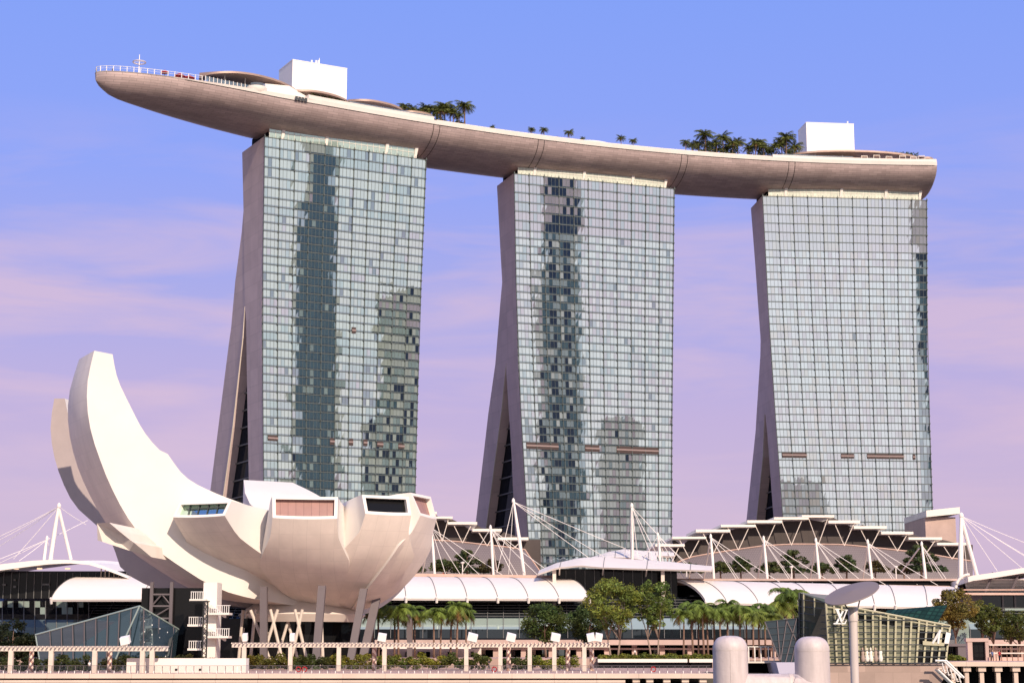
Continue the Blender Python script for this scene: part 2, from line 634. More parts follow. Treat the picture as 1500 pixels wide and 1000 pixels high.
# right hand quay
QZ = 4.55
mb = MB()
mb.box(xat(1384, 262, QZ), 140, 258, 336, QZ - .5, QZ)
tag(mb.build('quay_paving', 'paving'), kind='structure')
mb = MB()
mb.box(xat(1384, 258, QZ), 140, 257.2, 258, QZ - .55, QZ + .1)
for px in (1396, 1416, 1438, 1462, 1488):
    x = xat(px, 258, 3)
    mb.box(x - .55, x + .55, 257.6, 259, QZ - 1.3, QZ - .56)
    mb.box(x - .3, x + .3, 257.9, 258.7, -1, QZ - 1.32)
mb.box(xat(1384, 262, 3), 140, 261, 262, -1, QZ - .7, 1)
tag(mb.build('quay_edge', ['quay', 'black']), kind='structure')

# piers under the promenade
for i, px in enumerate((932, 952, 977, 1004, 1030)):
    x = xat(px, 252, 2)
    mb = MB()
    mb.box(x - .5, x + .5, 252.0, 254, GZ - 1.2, GZ - .66)
    mb.box(x - .25, x + .25, 252.3, 253.4, -1, GZ - 1.21)
    o = mb.build('quay_pier', 'quay')
    tag(o, '%s squat concrete pier under the promenade edge left of the foreground piles' % ORD[i], 'pier', 'piers under the promenade')

# ------------------------------------------------------------------ hotel towers
def solve_t(px, py, corner, v):
    """distance back along v (plan) from the facade corner line where the sight line px,py meets the end wall"""
    lo, hi = -5.0, 90.0
    for _ in range(50):
        t = (lo + hi) / 2
        z = 100.0
        for _k in range(4):
            Y = corner(z)[1] + v[1] * t
            z = zat(py, Y)
        X = corner(z)[0] + v[0] * t
        if proj((X, Y, z))[0] > px:
            lo = t
        else:
            hi = t
    return t, z


TOWERS = {}


def hotel_tower(key, label, YL, left, right, slabF, slabR, gapL, crown, pods, fins, louvres, curt, nb=11):
    Pl = [at(px, py, YL) for px, py in left]
    zt = Pl[0].z
    lo, hi = YL - 30, YL + 90
    for _ in range(60):
        YR = (lo + hi) / 2
        if at(*right[0], YR).z < zt:
            lo = YR
        else:
            hi = YR
    x0_, x1_ = Pl[0].x, at(*right[0], YR).x
    slope = (YR - YL) / (x1_ - x0_)

    def onplane(px, py):
        r = ray(px, py)
        return Vector((0, 0, EYE)) + r * ((YL - slope * x0_) / (r.y - slope * r.x))
    Pl = [onplane(px, py) for px, py in left]
    Pr = [onplane(px, py) for px, py in right]
    lt = sorted([(p.z, p.x) for p in Pl])
    rt = sorted([(p.z, p.x) for p in Pr])
    # carry the lowest segments on down to the ground
    for tab in (lt, rt):
        (z0, x0), (z1, x1) = tab[0], tab[1]
        tab.insert(0, (GZ, x0 - (x1 - x0) / (z1 - z0) * (z0 - GZ)))

    def L(z):
        return (pl(lt, z), YL + slope * (pl(lt, z) - x0_))

    def Rr(z):
        return (pl(rt, z), YL + slope * (pl(rt, z) - x0_))
    u = Vector((Rr(zt)[0] - L(zt)[0], Rr(zt)[1] - L(zt)[1], 0))
    wid = u.length
    u /= wid
    v = Vector((-u.y, u.x, 0))
    nrm = -v

    def F(s, z, out=0.0):
        a, b = L(z), Rr(z)
        return Vector((lerp(a[0], b[0], s), lerp(a[1], b[1], s), z)) + nrm * out

    def back(s, t, z):
        return F(s, z, -t)

    T = thing('hotel_tower', label, 'hotel tower', (L(GZ)[0] + 30, YL + 30, GZ), 'hotel towers under the rooftop deck')
    # --- end walls as (t, z) outlines
    fr = [solve_t(px, py, L, v) for px, py in slabF]
    rr = [solve_t(px, py, L, v) for px, py in slabR]
    gl = [solve_t(px, py, L, v) for px, py in gapL]

    def down(tab):
        (t0, z0), (t1, z1) = tab[-2], tab[-1]
        return tab + [(t1 + (t1 - t0) / (z1 - z0) * (GZ - z1), GZ)]
    fr[0] = (fr[0][0], zt)
    frd, rrd, gld = down(fr), down(rr), down(gl)
    frt = sorted((z, t) for t, z in frd)
    rrt = sorted((z, t) for t, z in rrd)
    glt = sorted((z, t) for t, z in gld)

    def slab_mesh(zs, front, rear, name, e=0.0):
        m = MB()
        rows = []
        for z in zs:
            a, b = front(z), rear(z)
            rows.append([back(e, a, z), back(1 - e, a, z), back(1 - e, b, z), back(e, b, z)])
        m.grid(rows, 0, closed=True)
        m.face(rows[0])
        m.face(rows[-1])
        return m.build(name, 'concrete', T)
    zs1 = sorted(set([GZ, zt] + [z for z, _ in frt] + [GZ + (zt - GZ) * k / 14 for k in range(15)]))
    slab_mesh(zs1, lambda z: .35, lambda z: max(pl(frt, z), 3), 'front_slab')
    zr_top = rr[0][1]
    zs2 = sorted(set([z for z, _ in rrt] + [z for z, _ in glt if z < zr_top] + [zr_top]))
    gz_top = gl[0][1]

    def rfront(z):
        return max(pl(frt, z) - 2.5, 2) if z > gz_top else pl(glt, z)
    if zr_top > gz_top:
        zs2 = sorted(set(zs2 + [gz_top - .01, gz_top + .01]))
    slab_mesh(zs2, rfront, lambda z: max(pl(rrt, z), rfront(z) + .5), 'rear_slab', .0025)
    # pale return along the sunlit edge of the leaning slab
    m = MB()
    rows = []
    for z in [z for z, _ in glt]:
        t = pl(glt, z)
        k_ = min(1, .12 + (gz_top - z) / 45)
        rows.append([back(0, t - .38 * k_, z) - u * .12, back(0, t + .1, z) - u * .12, back(0, t + .1, z) + u * .3, back(0, t - .38 * k_, z) + u * .3])
    m.grid(rows, 0, closed=True)
    m.build('slab_trim', 'trim', T)
    # --- atrium glazing between the two slabs, set back from the end walls
    m = MB()
    rows = []
    for z in [z for z, _ in glt]:
        rows.append([back(.06, pl(frt, z) - .5, z), back(.06, pl(glt, z) + .5, z)])
    m.grid(rows)
    at_o = m.build('atrium_glazing', 'atrium', T)
    z = gz_top - 6
    while z > GZ + 4:
        a, b = pl(frt, z) - .3, pl(glt, z) + .3
        if b - a > 1.0:
            m = MB()
            m.hexa([back(.05, a, z), back(.05, b, z), back(.06, b, z), back(.06, a, z)], [back(.05, a, z + .5), back(.05, b, z + .5), back(.06, b, z + .5), back(.06, a, z + .5)])
            m.build('floor_edge', 'slab_edge', at_o)
        z -= 6.6
    # --- curtain wall: every pane its own face, hung a few millimetres out of true
    zs = [zt - .3]
    for k in range(6):
        zs.append(zs[-1] - 3.95)
    while zs[-1] > GZ + 3.2:
        zs.append(zs[-1] - 3.22)
    rng = random.Random(key)
    m = MB()
    span = .34 if key == 'right' else .62
    npan = nb * 4
    ph = [rng.uniform(0, 6.28) for _ in range(6)]

    def wave(s, zz):
        return .010 * math.sin(s * 9 + ph[0] + zz * .03) + .006 * math.sin(s * 23 + ph[1] + .05 * zz) + .006 * math.sin(zz * .13 + ph[2] + s * 5)
    for fi in range(len(zs) - 1):
        z1, z0 = zs[fi], zs[fi + 1]
        kk = 0
        while kk < npan:
            bay, q = divmod(kk, 4)
            s0, s1 = (kk) / npan, (kk + 1) / npan
            sm = (s0 + s1) / 2
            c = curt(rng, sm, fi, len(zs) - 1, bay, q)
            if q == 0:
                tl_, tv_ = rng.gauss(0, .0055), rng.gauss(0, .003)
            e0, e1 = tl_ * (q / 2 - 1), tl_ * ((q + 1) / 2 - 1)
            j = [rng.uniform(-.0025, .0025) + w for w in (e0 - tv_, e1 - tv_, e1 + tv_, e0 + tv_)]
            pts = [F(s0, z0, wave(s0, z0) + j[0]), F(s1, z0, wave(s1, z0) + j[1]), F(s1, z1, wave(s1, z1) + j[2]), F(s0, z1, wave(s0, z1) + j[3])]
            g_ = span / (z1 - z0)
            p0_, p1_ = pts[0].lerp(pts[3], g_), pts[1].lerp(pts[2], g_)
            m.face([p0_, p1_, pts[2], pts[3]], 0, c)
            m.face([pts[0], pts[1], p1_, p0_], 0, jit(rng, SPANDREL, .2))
            kk += 1
    m.build('curtain_wall', 'facade', T, recalc=False)
    # --- frame: transoms, mullions, deep bay fins
    m = MB()
    for fi, z in enumerate(zs):
        h = .28
        m.hexa([F(0, z - h / 2, .0), F(0, z - h / 2, .16), F(1, z - h / 2, .16), F(1, z - h / 2, 0)], [F(0, z + h / 2, .0), F(0, z + h / 2, .16), F(1, z + h / 2, .16), F(1, z + h / 2, 0)])
    m.build('transom_frame', 'fin', T)
    m = MB()
    zlo = zs[-1]
    zz = [zlo, zlo + (zt - zlo) * .25, zlo + (zt - zlo) * .5, zlo + (zt - zlo) * .75, zt + .6]
    for k in range(npan + 1):
        s = k / npan
        big = k % 4 == 0
        w, d = (.11, .42) if big else (.045, .10)
        for a, b in zip(zz, zz[1:]):
            m.hexa([F(s, a, .01) - u * w, F(s, a, d) - u * w, F(s, a, d) + u * w, F(s, a, .01) + u * w], [F(s, b, .01) - u * w, F(s, b, d) - u * w, F(s, b, d) + u * w, F(s, b, .01) + u * w])
    for z in zs[:-1]:
        for k in range(0, npan + 1, 4):
            m.obox(F(k / npan, z, .42), u * .24, nrm * .28, Vector((0, 0, .24)))
    m.build('mullion_frame', 'fin', T)

    # --- facade lookup by sight line
    def onface(px, py):
        z = zt
        for _ in range(6):
            lo, hi = -.2, 1.2
            for _ in range(30):
                s = (lo + hi) / 2
                if proj(F(s, z))[0] < px:
                    lo = s
                else:
                    hi = s
            z = zat(py, F(s, z).y)
        return s, z
    for (xa, ya, xb, yb) in louvres:
        s0, z0 = onface(xa, yb)
        s1, z1 = onface(xb, yb)
        zb = z0
        ztp = onface(xa, ya)[1]
        m = MB()
        m.hexa([F(s0, zb, .02), F(s0, zb, .26), F(s1, zb, .26), F(s1, zb, .02)], [F(s0, ztp, .02), F(s0, ztp, .26), F(s1, ztp, .26), F(s1, ztp, .02)])
        lo_ = m.build('louvre_band', 'louvre', T)
        m = MB()
        mid = (zb + ztp) / 2
        m.hexa([F(s0, mid - .35, .27), F(s0, mid - .35, .5), F(s1, mid - .35, .5), F(s1, mid - .35, .27)], [F(s0, mid + .3, .27), F(s0, mid + .3, .5), F(s1, mid + .3, .5), F(s1, mid + .3, .27)])
        m.build('louvre_blade', 'louvre_pale', lo_)
    # --- crown screen, pods, fin posts, dark roof core under the hull
    (cx0, cy0), (cx1, cy1), cmat = crown
    s0, _ = onface(cx0, 215)
    s1, _ = onface(cx1, 240)
    zc = zat(cy0, F(s0, zt).y)
    m = MB()
    m.hexa([F(s0, zt, -.9), F(s0, zt, -.6), F(s1, zt, -.6), F(s1, zt, -.9)], [F(s0, zc, -.9), F(s0, zc, -.6), F(s1, zc, -.6), F(s1, zc, -.9)])
    cr = m.build('crown_screen', cmat, T)
    m = MB()
    m.hexa([F(s0, zc, -1.0), F(s0, zc, -.5), F(s1, zc, -.5), F(s1, zc, -1.0)], [F(s0, zc + .3, -1.0), F(s0, zc + .3, -.5), F(s1, zc + .3, -.5), F(s1, zc + .3, -1.0)])
    mid = (zt + zc) / 2
    m.hexa([F(s0, mid, -.59), F(s0, mid, -.45), F(s1, mid, -.45), F(s1, mid, -.59)], [F(s0, mid + .15, -.59), F(s0, mid + .15, -.45), F(s1, mid + .15, -.45), F(s1, mid + .15, -.59)])
    nn = 24
    for k in range(nn + 1):
        s = lerp(s0, s1, k / nn)
        m.obox(F(s, (zt + zc) / 2, -.52), u * .05, nrm * .05, Vector((0, 0, (zc - zt) / 2 - .05)))
    m.build('crown_rail', 'cream', cr)
    for (xa, xb, yt) in pods:
        a, _ = onface(xa, yt)
        b, _ = onface(xb, yt)
        zp = zat(yt, F(a, zt).y + 2)
        m = MB()
        m.hexa([F(a, zt, -5), F(a, zt, -1.5), F(b, zt, -1.5), F(b, zt, -5)], [F(a, zp, -5), F(a, zp, -1.5), F(b, zp, -1.5), F(b, zp, -5)])
        m.build('roof_pod', 'cream', T)
    for (xa, yt) in fins:
        a, _ = onface(xa, 230)
        zp = zat(yt, F(a, zt).y)
        m = MB()
        c0, c1 = F(a, zt, -.45), F(a + .009, zp, .5)
        m.hexa([c0 - u * .5, c0 + u * .5, c0 + u * .5 + v * 1.6, c0 - u * .5 + v * 1.6],
               [c1 - u * .7, c1 + u * .7, c1 + u * .7 + v * 1.2, c1 - u * .7 + v * 1.2])
        m.build('support_post', 'cream', T)
    m = MB()
    a, b = .03, .97
    m.hexa([back(a, 3, zt), back(b, 3, zt), back(b, 20, zt), back(a, 20, zt)], [back(a, 3, zt + 4.2), back(b, 3, zt + 4.2), back(b, 20, zt + 4.2), back(a, 20, zt + 4.2)])
    m.build('roof_core', 'black', T)
    # hoist on the roof corner
    TOWERS[key] = dict(T=T, F=F, zt=zt, u=u, v=v, nrm=nrm, L=L, YL=YL, onface=onface, back=back, wid=wid)
    return T


def pick(rng, opts):
    x = rng.random() * sum(w for w, _ in opts)
    for w, c in opts:
        x -= w
        if x <= 0:
            return c
    return opts[-1][1]


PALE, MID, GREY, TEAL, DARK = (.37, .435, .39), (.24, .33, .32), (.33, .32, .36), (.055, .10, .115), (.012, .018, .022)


def jit(rng, c, a=.12):
    k = 1 + rng.uniform(-a, a)
    return tuple(x * k for x in c)


STATE = {}
SPANDREL = (.045, .065, .065)


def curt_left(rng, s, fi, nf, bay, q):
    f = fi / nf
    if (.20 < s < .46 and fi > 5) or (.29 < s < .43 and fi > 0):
        return jit(rng, TEAL if rng.random() < .95 else MID, .12)       # dark reflection stripe painted into the pane colour
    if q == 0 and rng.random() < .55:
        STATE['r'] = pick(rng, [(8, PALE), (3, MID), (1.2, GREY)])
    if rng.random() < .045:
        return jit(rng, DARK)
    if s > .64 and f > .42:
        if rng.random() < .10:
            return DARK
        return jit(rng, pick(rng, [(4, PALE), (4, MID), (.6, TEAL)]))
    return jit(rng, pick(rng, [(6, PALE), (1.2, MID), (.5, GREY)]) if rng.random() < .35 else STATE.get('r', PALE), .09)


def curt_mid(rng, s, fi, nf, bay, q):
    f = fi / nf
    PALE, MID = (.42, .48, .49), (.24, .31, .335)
    if .17 < s < .42:  # darker panes here paint in the reflected dark stripe
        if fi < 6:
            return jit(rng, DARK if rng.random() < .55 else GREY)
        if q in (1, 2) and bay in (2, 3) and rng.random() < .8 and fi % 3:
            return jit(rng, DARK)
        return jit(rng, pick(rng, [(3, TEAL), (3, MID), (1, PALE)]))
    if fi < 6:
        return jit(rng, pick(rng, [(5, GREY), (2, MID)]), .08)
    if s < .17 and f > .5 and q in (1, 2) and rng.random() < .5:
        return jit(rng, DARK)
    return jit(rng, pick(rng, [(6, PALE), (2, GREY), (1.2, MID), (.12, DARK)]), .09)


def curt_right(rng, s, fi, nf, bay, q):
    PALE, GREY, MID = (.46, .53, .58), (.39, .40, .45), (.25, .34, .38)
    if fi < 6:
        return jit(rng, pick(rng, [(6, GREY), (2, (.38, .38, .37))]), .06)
    if s > .93:  # dark reflection along this edge is put into the pane colour
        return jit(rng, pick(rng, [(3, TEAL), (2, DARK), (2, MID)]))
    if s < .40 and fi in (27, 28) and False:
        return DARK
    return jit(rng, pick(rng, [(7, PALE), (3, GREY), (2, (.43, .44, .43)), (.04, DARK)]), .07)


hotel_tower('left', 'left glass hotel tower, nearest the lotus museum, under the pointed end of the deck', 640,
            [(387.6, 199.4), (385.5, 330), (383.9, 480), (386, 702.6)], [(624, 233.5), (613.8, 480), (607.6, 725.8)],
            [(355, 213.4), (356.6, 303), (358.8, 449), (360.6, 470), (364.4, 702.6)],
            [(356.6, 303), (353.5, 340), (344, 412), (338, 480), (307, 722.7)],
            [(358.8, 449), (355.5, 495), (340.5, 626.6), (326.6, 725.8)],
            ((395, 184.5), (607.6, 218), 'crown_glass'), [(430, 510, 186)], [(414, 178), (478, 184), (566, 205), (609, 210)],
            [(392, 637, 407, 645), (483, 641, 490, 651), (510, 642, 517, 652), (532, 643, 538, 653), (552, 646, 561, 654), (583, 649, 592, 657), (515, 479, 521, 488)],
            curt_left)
hotel_tower('middle', 'middle glass hotel tower between the other two under the long deck', 693,
            [(753, 253.6), (755, 380), (759, 530), (767, 680), (775, 807)], [(987.5, 276), (984.5, 520), (983.5, 760), (983, 805)],
            [(728, 268), (735.4, 409), (740.8, 527.4), (749.3, 665), (754.6, 785)],
            [(735.4, 409), (732.8, 437.7), (724.8, 535), (714.7, 605.8), (704.8, 691.6), (696.5, 764)],
            [(741.5, 532), (734.5, 602.5), (725.2, 671.8), (712, 772.5)],
            ((759.4, 241), (974, 259), 'crown'), [(811, 893, 239)], [(783, 238), (855, 245), (926, 252), (974, 257)],
            [(771, 647, 818, 657), (857, 651, 878, 661), (903, 653, 964, 663)],
            curt_mid)
hotel_tower('right', 'right glass hotel tower under the blunt end of the deck', 728,
            [(1117, 286.5), (1122.5, 400), (1130, 530), (1138, 640), (1146.8, 756.6)], [(1357.5, 292.5), (1358, 520), (1363, 660), (1367, 785)],
            [(1099.7, 297.9), (1106.4, 389), (1113.7, 490.8), (1119.5, 590), (1124.4, 640), (1133.3, 760.8)],
            [(1113.7, 490.8), (1113.2, 520), (1106.2, 632), (1093, 760.8)],
            [(1120.2, 606.8), (1117.5, 670), (1108.2, 760.8)],
            ((1124.4, 273.5), (1345.8, 279), 'crown'), [(1178, 1263, 267.5)], [(1149, 269), (1230, 272), (1295, 275), (1345, 274)],
            [(1146, 662, 1182, 670), (1232, 664, 1251, 671), (1270, 664, 1324, 671.5), (1337, 665, 1341, 673)],
            curt_right)

# ------------------------------------------------------------------ rooftop park: hull on the three towers
HX0, HX1 = -151.5, 183.0


def cline(X):
    return 665.7 + .4955 * (X + 69.5) - .0012 * (X + 69.5) * (X - 31.2)


def cslope(X):
    return .4955 - .0012 * (2 * X + 38.3)


def deckframe(X):
    m_ = cslope(X)
    k = math.hypot(1, m_)
    return Vector((X, cline(X), 0)), Vector((1 / k, m_ / k, 0)), Vector((m_ / k, -1 / k, 0))


DZ = 213.0        # top of the pale band
DFL = DZ - .3     # walking level


def beam(X):
    s = max(X - HX0, 0) * 1.15
    b = 19.5 * (1 - (1 - min(s / 95, 1)) ** 2.3) ** .56
    e_ = max(HX1 - X, 0)
    if e_ < 7:
        b *= .97 + .03 * math.sqrt(1 - (1 - e_ / 7) ** 2)
    return max(b, .3)


def hdepth(X):
    s = max(X - HX0, 0) * 1.15
    d = pl([(0, 3), (2, 5.2), (6, 7.4), (10, 8.3), (25, 9.6), (45, 11.0), (65, 12.1), (85, 12.7)], s)
    e_ = max(HX1 - X, 0)
    if e_ < 10:
        d *= .74 + .26 * math.sqrt(1 - (1 - e_ / 10) ** 2)
    return d


def bandh(X):
    return min(1.7, max(.25, (X + 140) * .04))


def stations(a, b, n):
    return [lerp(a, b, k / n) for k in range(n + 1)]


PARK = thing('rooftop_park', 'long boat shaped rooftop deck lying across all three hotel towers', 'rooftop deck', (29, cline(29), 200))
Xs = [HX0 + .0, HX0 + .3, HX0 + .8, HX0 + 1.6, HX0 + 3, HX0 + 5, HX0 + 8, HX0 + 12, HX0 + 17] + stations(HX0 + 23, HX1 - 10, 70) + [HX1 - 9, HX1 - 7.5, HX1 - 6, HX1 - 4.5, HX1 - 3, HX1 - 2, HX1 - 1.2, HX1 - .6, HX1 - .2, HX1]


def section(X, n=22, extra=0.0):
    """hull half ring under the pale band, front edge to back edge"""
    c, t, nn = deckframe(X)
    B, D, bh = beam(X), hdepth(X), bandh(X)
    dd = max(D - bh, .5)
    out = []
    for k in range(n + 1):
        a = PI * k / n
        ca, sa = math.cos(a), math.sin(a)
        x = math.copysign(abs(ca) ** 1.12, ca) * (B + extra)
        z = -(abs(sa) ** .97) * (dd + extra)
        out.append(c + nn * x + Vector((0, 0, DZ - bh + z)))
    return out


rows = [section(X) for X in Xs]
uvs = []
acc = 0
for i, X in enumerate(Xs):
    if i:
        acc += (X - Xs[i - 1]) * 1.1
    g, r_ = 0, []
    for k in range(len(rows[i])):
        if k:
            g += (rows[i][k] - rows[i][k - 1]).length
        r_.append((acc, g))
    uvs.append(r_)
mb = MB()
mb.grid(rows, 0, uvs=uvs)
mb.face(rows[-1])
mb.face(rows[0])
mb.build('hull', 'hull', PARK, smooth=True, angle=60)
mb = MB()
rows, uvs, acc = [], [], 0
for i, X in enumerate(Xs):
    if i:
        acc += (X - Xs[i - 1]) * 1.1
    c, t, nn = deckframe(X)
    B, bh = beam(X), bandh(X)
    z0, z1 = DZ - bh, DZ
    o_ = .12
    rows.append([c + nn * (B + o_) + Vector((0, 0, z0)), c + nn * (B + o_ + .25) + Vector((0, 0, z1)), c + nn * max(B - .5, .05) + Vector((0, 0, z1)), c + nn * max(B - .5, .05) + Vector((0, 0, DFL)),
                 c - nn * max(B - .5, .05) + Vector((0, 0, DFL)), c - nn * max(B - .5, .05) + Vector((0, 0, z1)), c - nn * (B + o_ + .25) + Vector((0, 0, z1)), c - nn * (B + o_) + Vector((0, 0, z0))])
    uvs.append([(acc, q * .5) for q in range(8)])
mb.grid(rows, 0, uvs=uvs)
mb.face(rows[-1])
mb.face(rows[0])
mb.build('deck_band', 'hull_band', PARK)
# thin black strip under the band and the three pairs of movement joints
mb = MB()
rows = []
for X in Xs[9:-3]:
    c, t, nn = deckframe(X)
    B, bh = beam(X), bandh(X)
    p = c + nn * (B + .14) + Vector((0, 0, DZ - bh))
    rows.append([p + Vector((0, 0, .07)), p + nn * .07 + Vector((0, 0, .07)), p + nn * .07 - Vector((0, 0, .1)), p - Vector((0, 0, .1))])
mb.grid(rows, 0, closed=True)
mb.build('dark_line', 'joint', PARK)


def deckX(px, off, z=DZ):
    lo, hi = HX0, HX1 + 30
    for _ in range(40):
        X = (lo + hi) / 2
        c, t, nn = deckframe(X)
        q = c + nn * off
        if proj((q.x, q.y, z))[0] < px:
            lo = X
        else:
            hi = X
    return X


def deckP(px, off, z=DFL):
    c, t, nn = deckframe(deckX(px, off, z))
    p = c + nn * off
    return Vector((p.x, p.y, z))


for px in (640, 793, 1003, 1160):
    for g in (-4.5, 4.5):
        X = deckX(px + g, 19.5)
        mb = MB()
        a, b = section(X - .12, 22, .06), section(X + .12, 22, .06)
        mb.grid([a, b])
        o = mb.build('hull_joint', 'joint', PARK, recalc=False)
# raised pale walls along the front of the band (pool edge and restaurants)


def deckbox(m, pxa, pxb, off0, off1, za, zb, mi=0, n=6):
    Xa, Xb = deckX(pxa, off1), deckX(pxb, off1)
    rows = []
    for X in stations(Xa, Xb, n):
        c, t, nn = deckframe(X)
        p0, p1 = c + nn * off0, c + nn * off1
        rows.append([Vector((p0.x, p0.y, za)), Vector((p1.x, p1.y, za)), Vector((p1.x, p1.y, zb)), Vector((p0.x, p0.y, zb))])
    m.grid(rows, mi, closed=True)
    m.face(rows[0], mi)
    m.face(rows[-1], mi)


mb = MB()
deckbox(mb, 452, 636, 16.5, 19.55, DFL, DZ + 1.4)
deckbox(mb, 640, 1130, 17.5, 19.55, DFL, DZ + .35)
deckbox(mb, 1132, 1372, 15.5, 19.0, DFL, DZ + 1.3)
mb.build('parapet_wall', 'hull_band', PARK)
mb = MB()
deckbox(mb, 512, 634, 16.2, 16.4, DZ + 1.4, DZ + 3.0)
mb.build('parapet_glass', 'pool_glass', PARK)
mb = MB()
deckbox(mb, 1145, 1250, 15.6, 15.8, DZ + 1.3, DZ + 2.8)
mb.build('parapet_glass', 'pool_glass', PARK)
# bow railing: posts are parts
pxs = [135, 140, 147] + list(range(156, 300, 10))
PZR = DZ + 1.35
prev = None
rail = MB()
post_proto = None
for px in pxs:
    X = deckX(px, 0) if px < 142 else None
    lo, hi = HX0, HX0 + 80
    for _ in range(40):
        X = (lo + hi) / 2
        c, t, nn = deckframe(X)
        q = c + nn * (beam(X) + .1)
        if proj((q.x, q.y, DZ))[0] < px:
            lo = X
        else:
            hi = X
    c, t, nn = deckframe(X)
    q = c + nn * (beam(X) + .1) + Vector((0, 0, DZ))
    if prev:
        rail.tube([prev + Vector((0, 0, 1.9)), q + Vector((0, 0, 1.9))], .09, 6)
        rail.tube([prev + Vector((0, 0, 1.1)), q + Vector((0, 0, 1.1))], .05, 5)
    m2 = MB()
    m2.tube([q, q + Vector((0, 0, 2.0))], .15, 6)
    m2.build('rail_post', 'white', PARK)
    prev = q
rail.build('bow_rail', 'white', PARK)


# things standing on the deck
def deck_volume(name, label, cat, mat, pxa, pxb, off_front, depth, za, zb, yaw=None, group=None):
    """box whose front lower corners sit under pixel columns pxa, pxb"""
    p0, p1 = deckP(pxa, off_front, za), deckP(pxb, off_front, za)
    u_ = (p1 - p0).normalized()
    if cat == 'left':
        u_ = TOWERS['left']['u']
        k_ = 0
        while proj(p0 + u_ * k_)[0] < pxb and k_ < 60:
            k_ += .05
        p1 = p0 + u_ * k_
    v_ = Vector((-u_.y, u_.x, 0))
    m = MB()
    m.hexa([p0, p1, p1 + v_ * depth, p0 + v_ * depth], [q + Vector((0, 0, zb - za)) for q in (p0, p1, p1 + v_ * depth, p0 + v_ * depth)])
    return m, p0, p1, u_, v_


for (xa, xb, yt, yb, lab, dep, off) in ((427, 507, 93, 130, 'tall white lift housing on the deck above the left tower', 15, 3), (1183, 1253, 180.5, 222, 'white lift housing on the deck above the right tower', 13, 1)):
    p0 = deckP(xa, off)
    zb = zat((88 if xa < 600 else 180), p0.y)
    m, p0, p1, u_, v_ = deck_volume('', '', 'left' if xa < 600 else '', '', xa, xb, off, dep, DFL, zb)
    H = thing('lift_housing', lab, 'lift housing', tuple(p0), 'white lift housings on the deck')
    m.build('wall', 'box_white', H)
    m = MB()
    up = Vector((0, 0, 1))
    c = (p0 + p1) / 2 + v_ * dep / 2
    m.obox(Vector((c.x, c.y, zb + .15)), u_ * ((p1 - p0).length / 2 + .1), v_ * (dep / 2 + .1), up * .15)
    m.build('roof_edge', 'white', H)
    for k, fr_ in enumerate(((.38, .46, .50, .52) if xa < 600 else (.9,))):
        m = MB()
        b_ = p0 + (p1 - p0) * fr_ + v_ * 2
        hh = (1.6, 1.8, 2.0, 3.0)[k]
        m.tube([Vector((b_.x, b_.y, zb + .3)), Vector((b_.x, b_.y, zb + .3 + hh))], .35 if k < 3 else .15, 8)
        m.build('roof_vent', 'white', H)


def lens_roof(label, pxa, pxb, off, halfw, zc, rise, mat='bronze', thick=.5, tilt=0.0):
    Xa, Xb = deckX(pxa, off, zc), deckX(pxb, off, zc)
    n = 24
    top, bot = [], []
    for i in range(n + 1):
        f = i / n
        X = lerp(Xa, Xb, f)
        c, t, nn = deckframe(X)
        w_ = halfw * max(1 - abs(2 * f - 1) ** 2.6, .0) ** .5 + .05
        zz = zc + rise * (1 - (2 * f - 1) ** 2) + tilt * (f - .5)
        rt_, rb_ = [], []
        for j in range(9):
            g = j / 8 * 2 - 1
            p = c + nn * (off + g * w_)
            crown_ = (1 - g * g) * halfw * .12
            rt_.append(Vector((p.x, p.y, zz + crown_ + .02)))
            rb_.append(Vector((p.x, p.y, zz + crown_ * .4 - .75 - thick * (1 - abs(g) ** 3) * (1 - abs(2 * f - 1) ** 3))))
        top.append(rt_)
        bot.append(rb_)
    m = MB()
    m.grid(top)
    m.grid(bot)
    m.grid([[a[0] for a in top], [a[0] for a in bot]])
    m.grid([[a[-1] for a in top], [a[-1] for a in bot]])
    c0, t0, n0 = deckframe((Xa + Xb) / 2)
    b = c0 + n0 * off
    T_ = thing('curved_roof', label, 'curved roof', (b.x, b.y, DFL), 'curved roofs on the deck')
    m.build('roof_shell', mat, T_, smooth=True, angle=50)
    for f in (.2, .4, .6, .8):
        c, t, nn = deckframe(lerp(Xa, Xb, f))
        for g in (-.45, .45):
            p = c + nn * (off + g * halfw)
            m = MB()
            m.tube([Vector((p.x, p.y, DFL)), Vector((p.x, p.y, zc + rise * (1 - (2 * f - 1) ** 2) + tilt * (f - .5) - .1))], .16, 6)
            m.build('column', 'cream', T_)
    return T_


lens_roof('long bronze leaf roof sweeping from the parasols to the left lift housing', 292, 438, 6, 9, DZ + 4.6, 2.4, tilt=-1.0)
lens_roof('bronze roof edge below the left lift housing', 424, 512, 12.5, 4.5, DZ + 3.4, 1.2, tilt=-.6)
lens_roof('low bronze roof between the left lift housing and the palm clump', 510, 590, 12, 5, DZ + 4.2, .8, tilt=-.6)
lens_roof('flat bronze roof behind the planter beside the palm clump', 585, 634, 12, 4, DZ + 3.6, .3)
lens_roof('small pale roof on the deck above the middle tower', 836, 897, 8, 5, DZ + 2.2, .6, mat='cream')
lens_roof('long bronze roof wrapped round the foot of the right lift housing', 1150, 1352, 8.5, 8, DZ + 4.0, 1.5)
lens_roof('small dark dome at the blunt end of the deck', 1344, 1368, 12, 3, DZ + 2.6, .9)

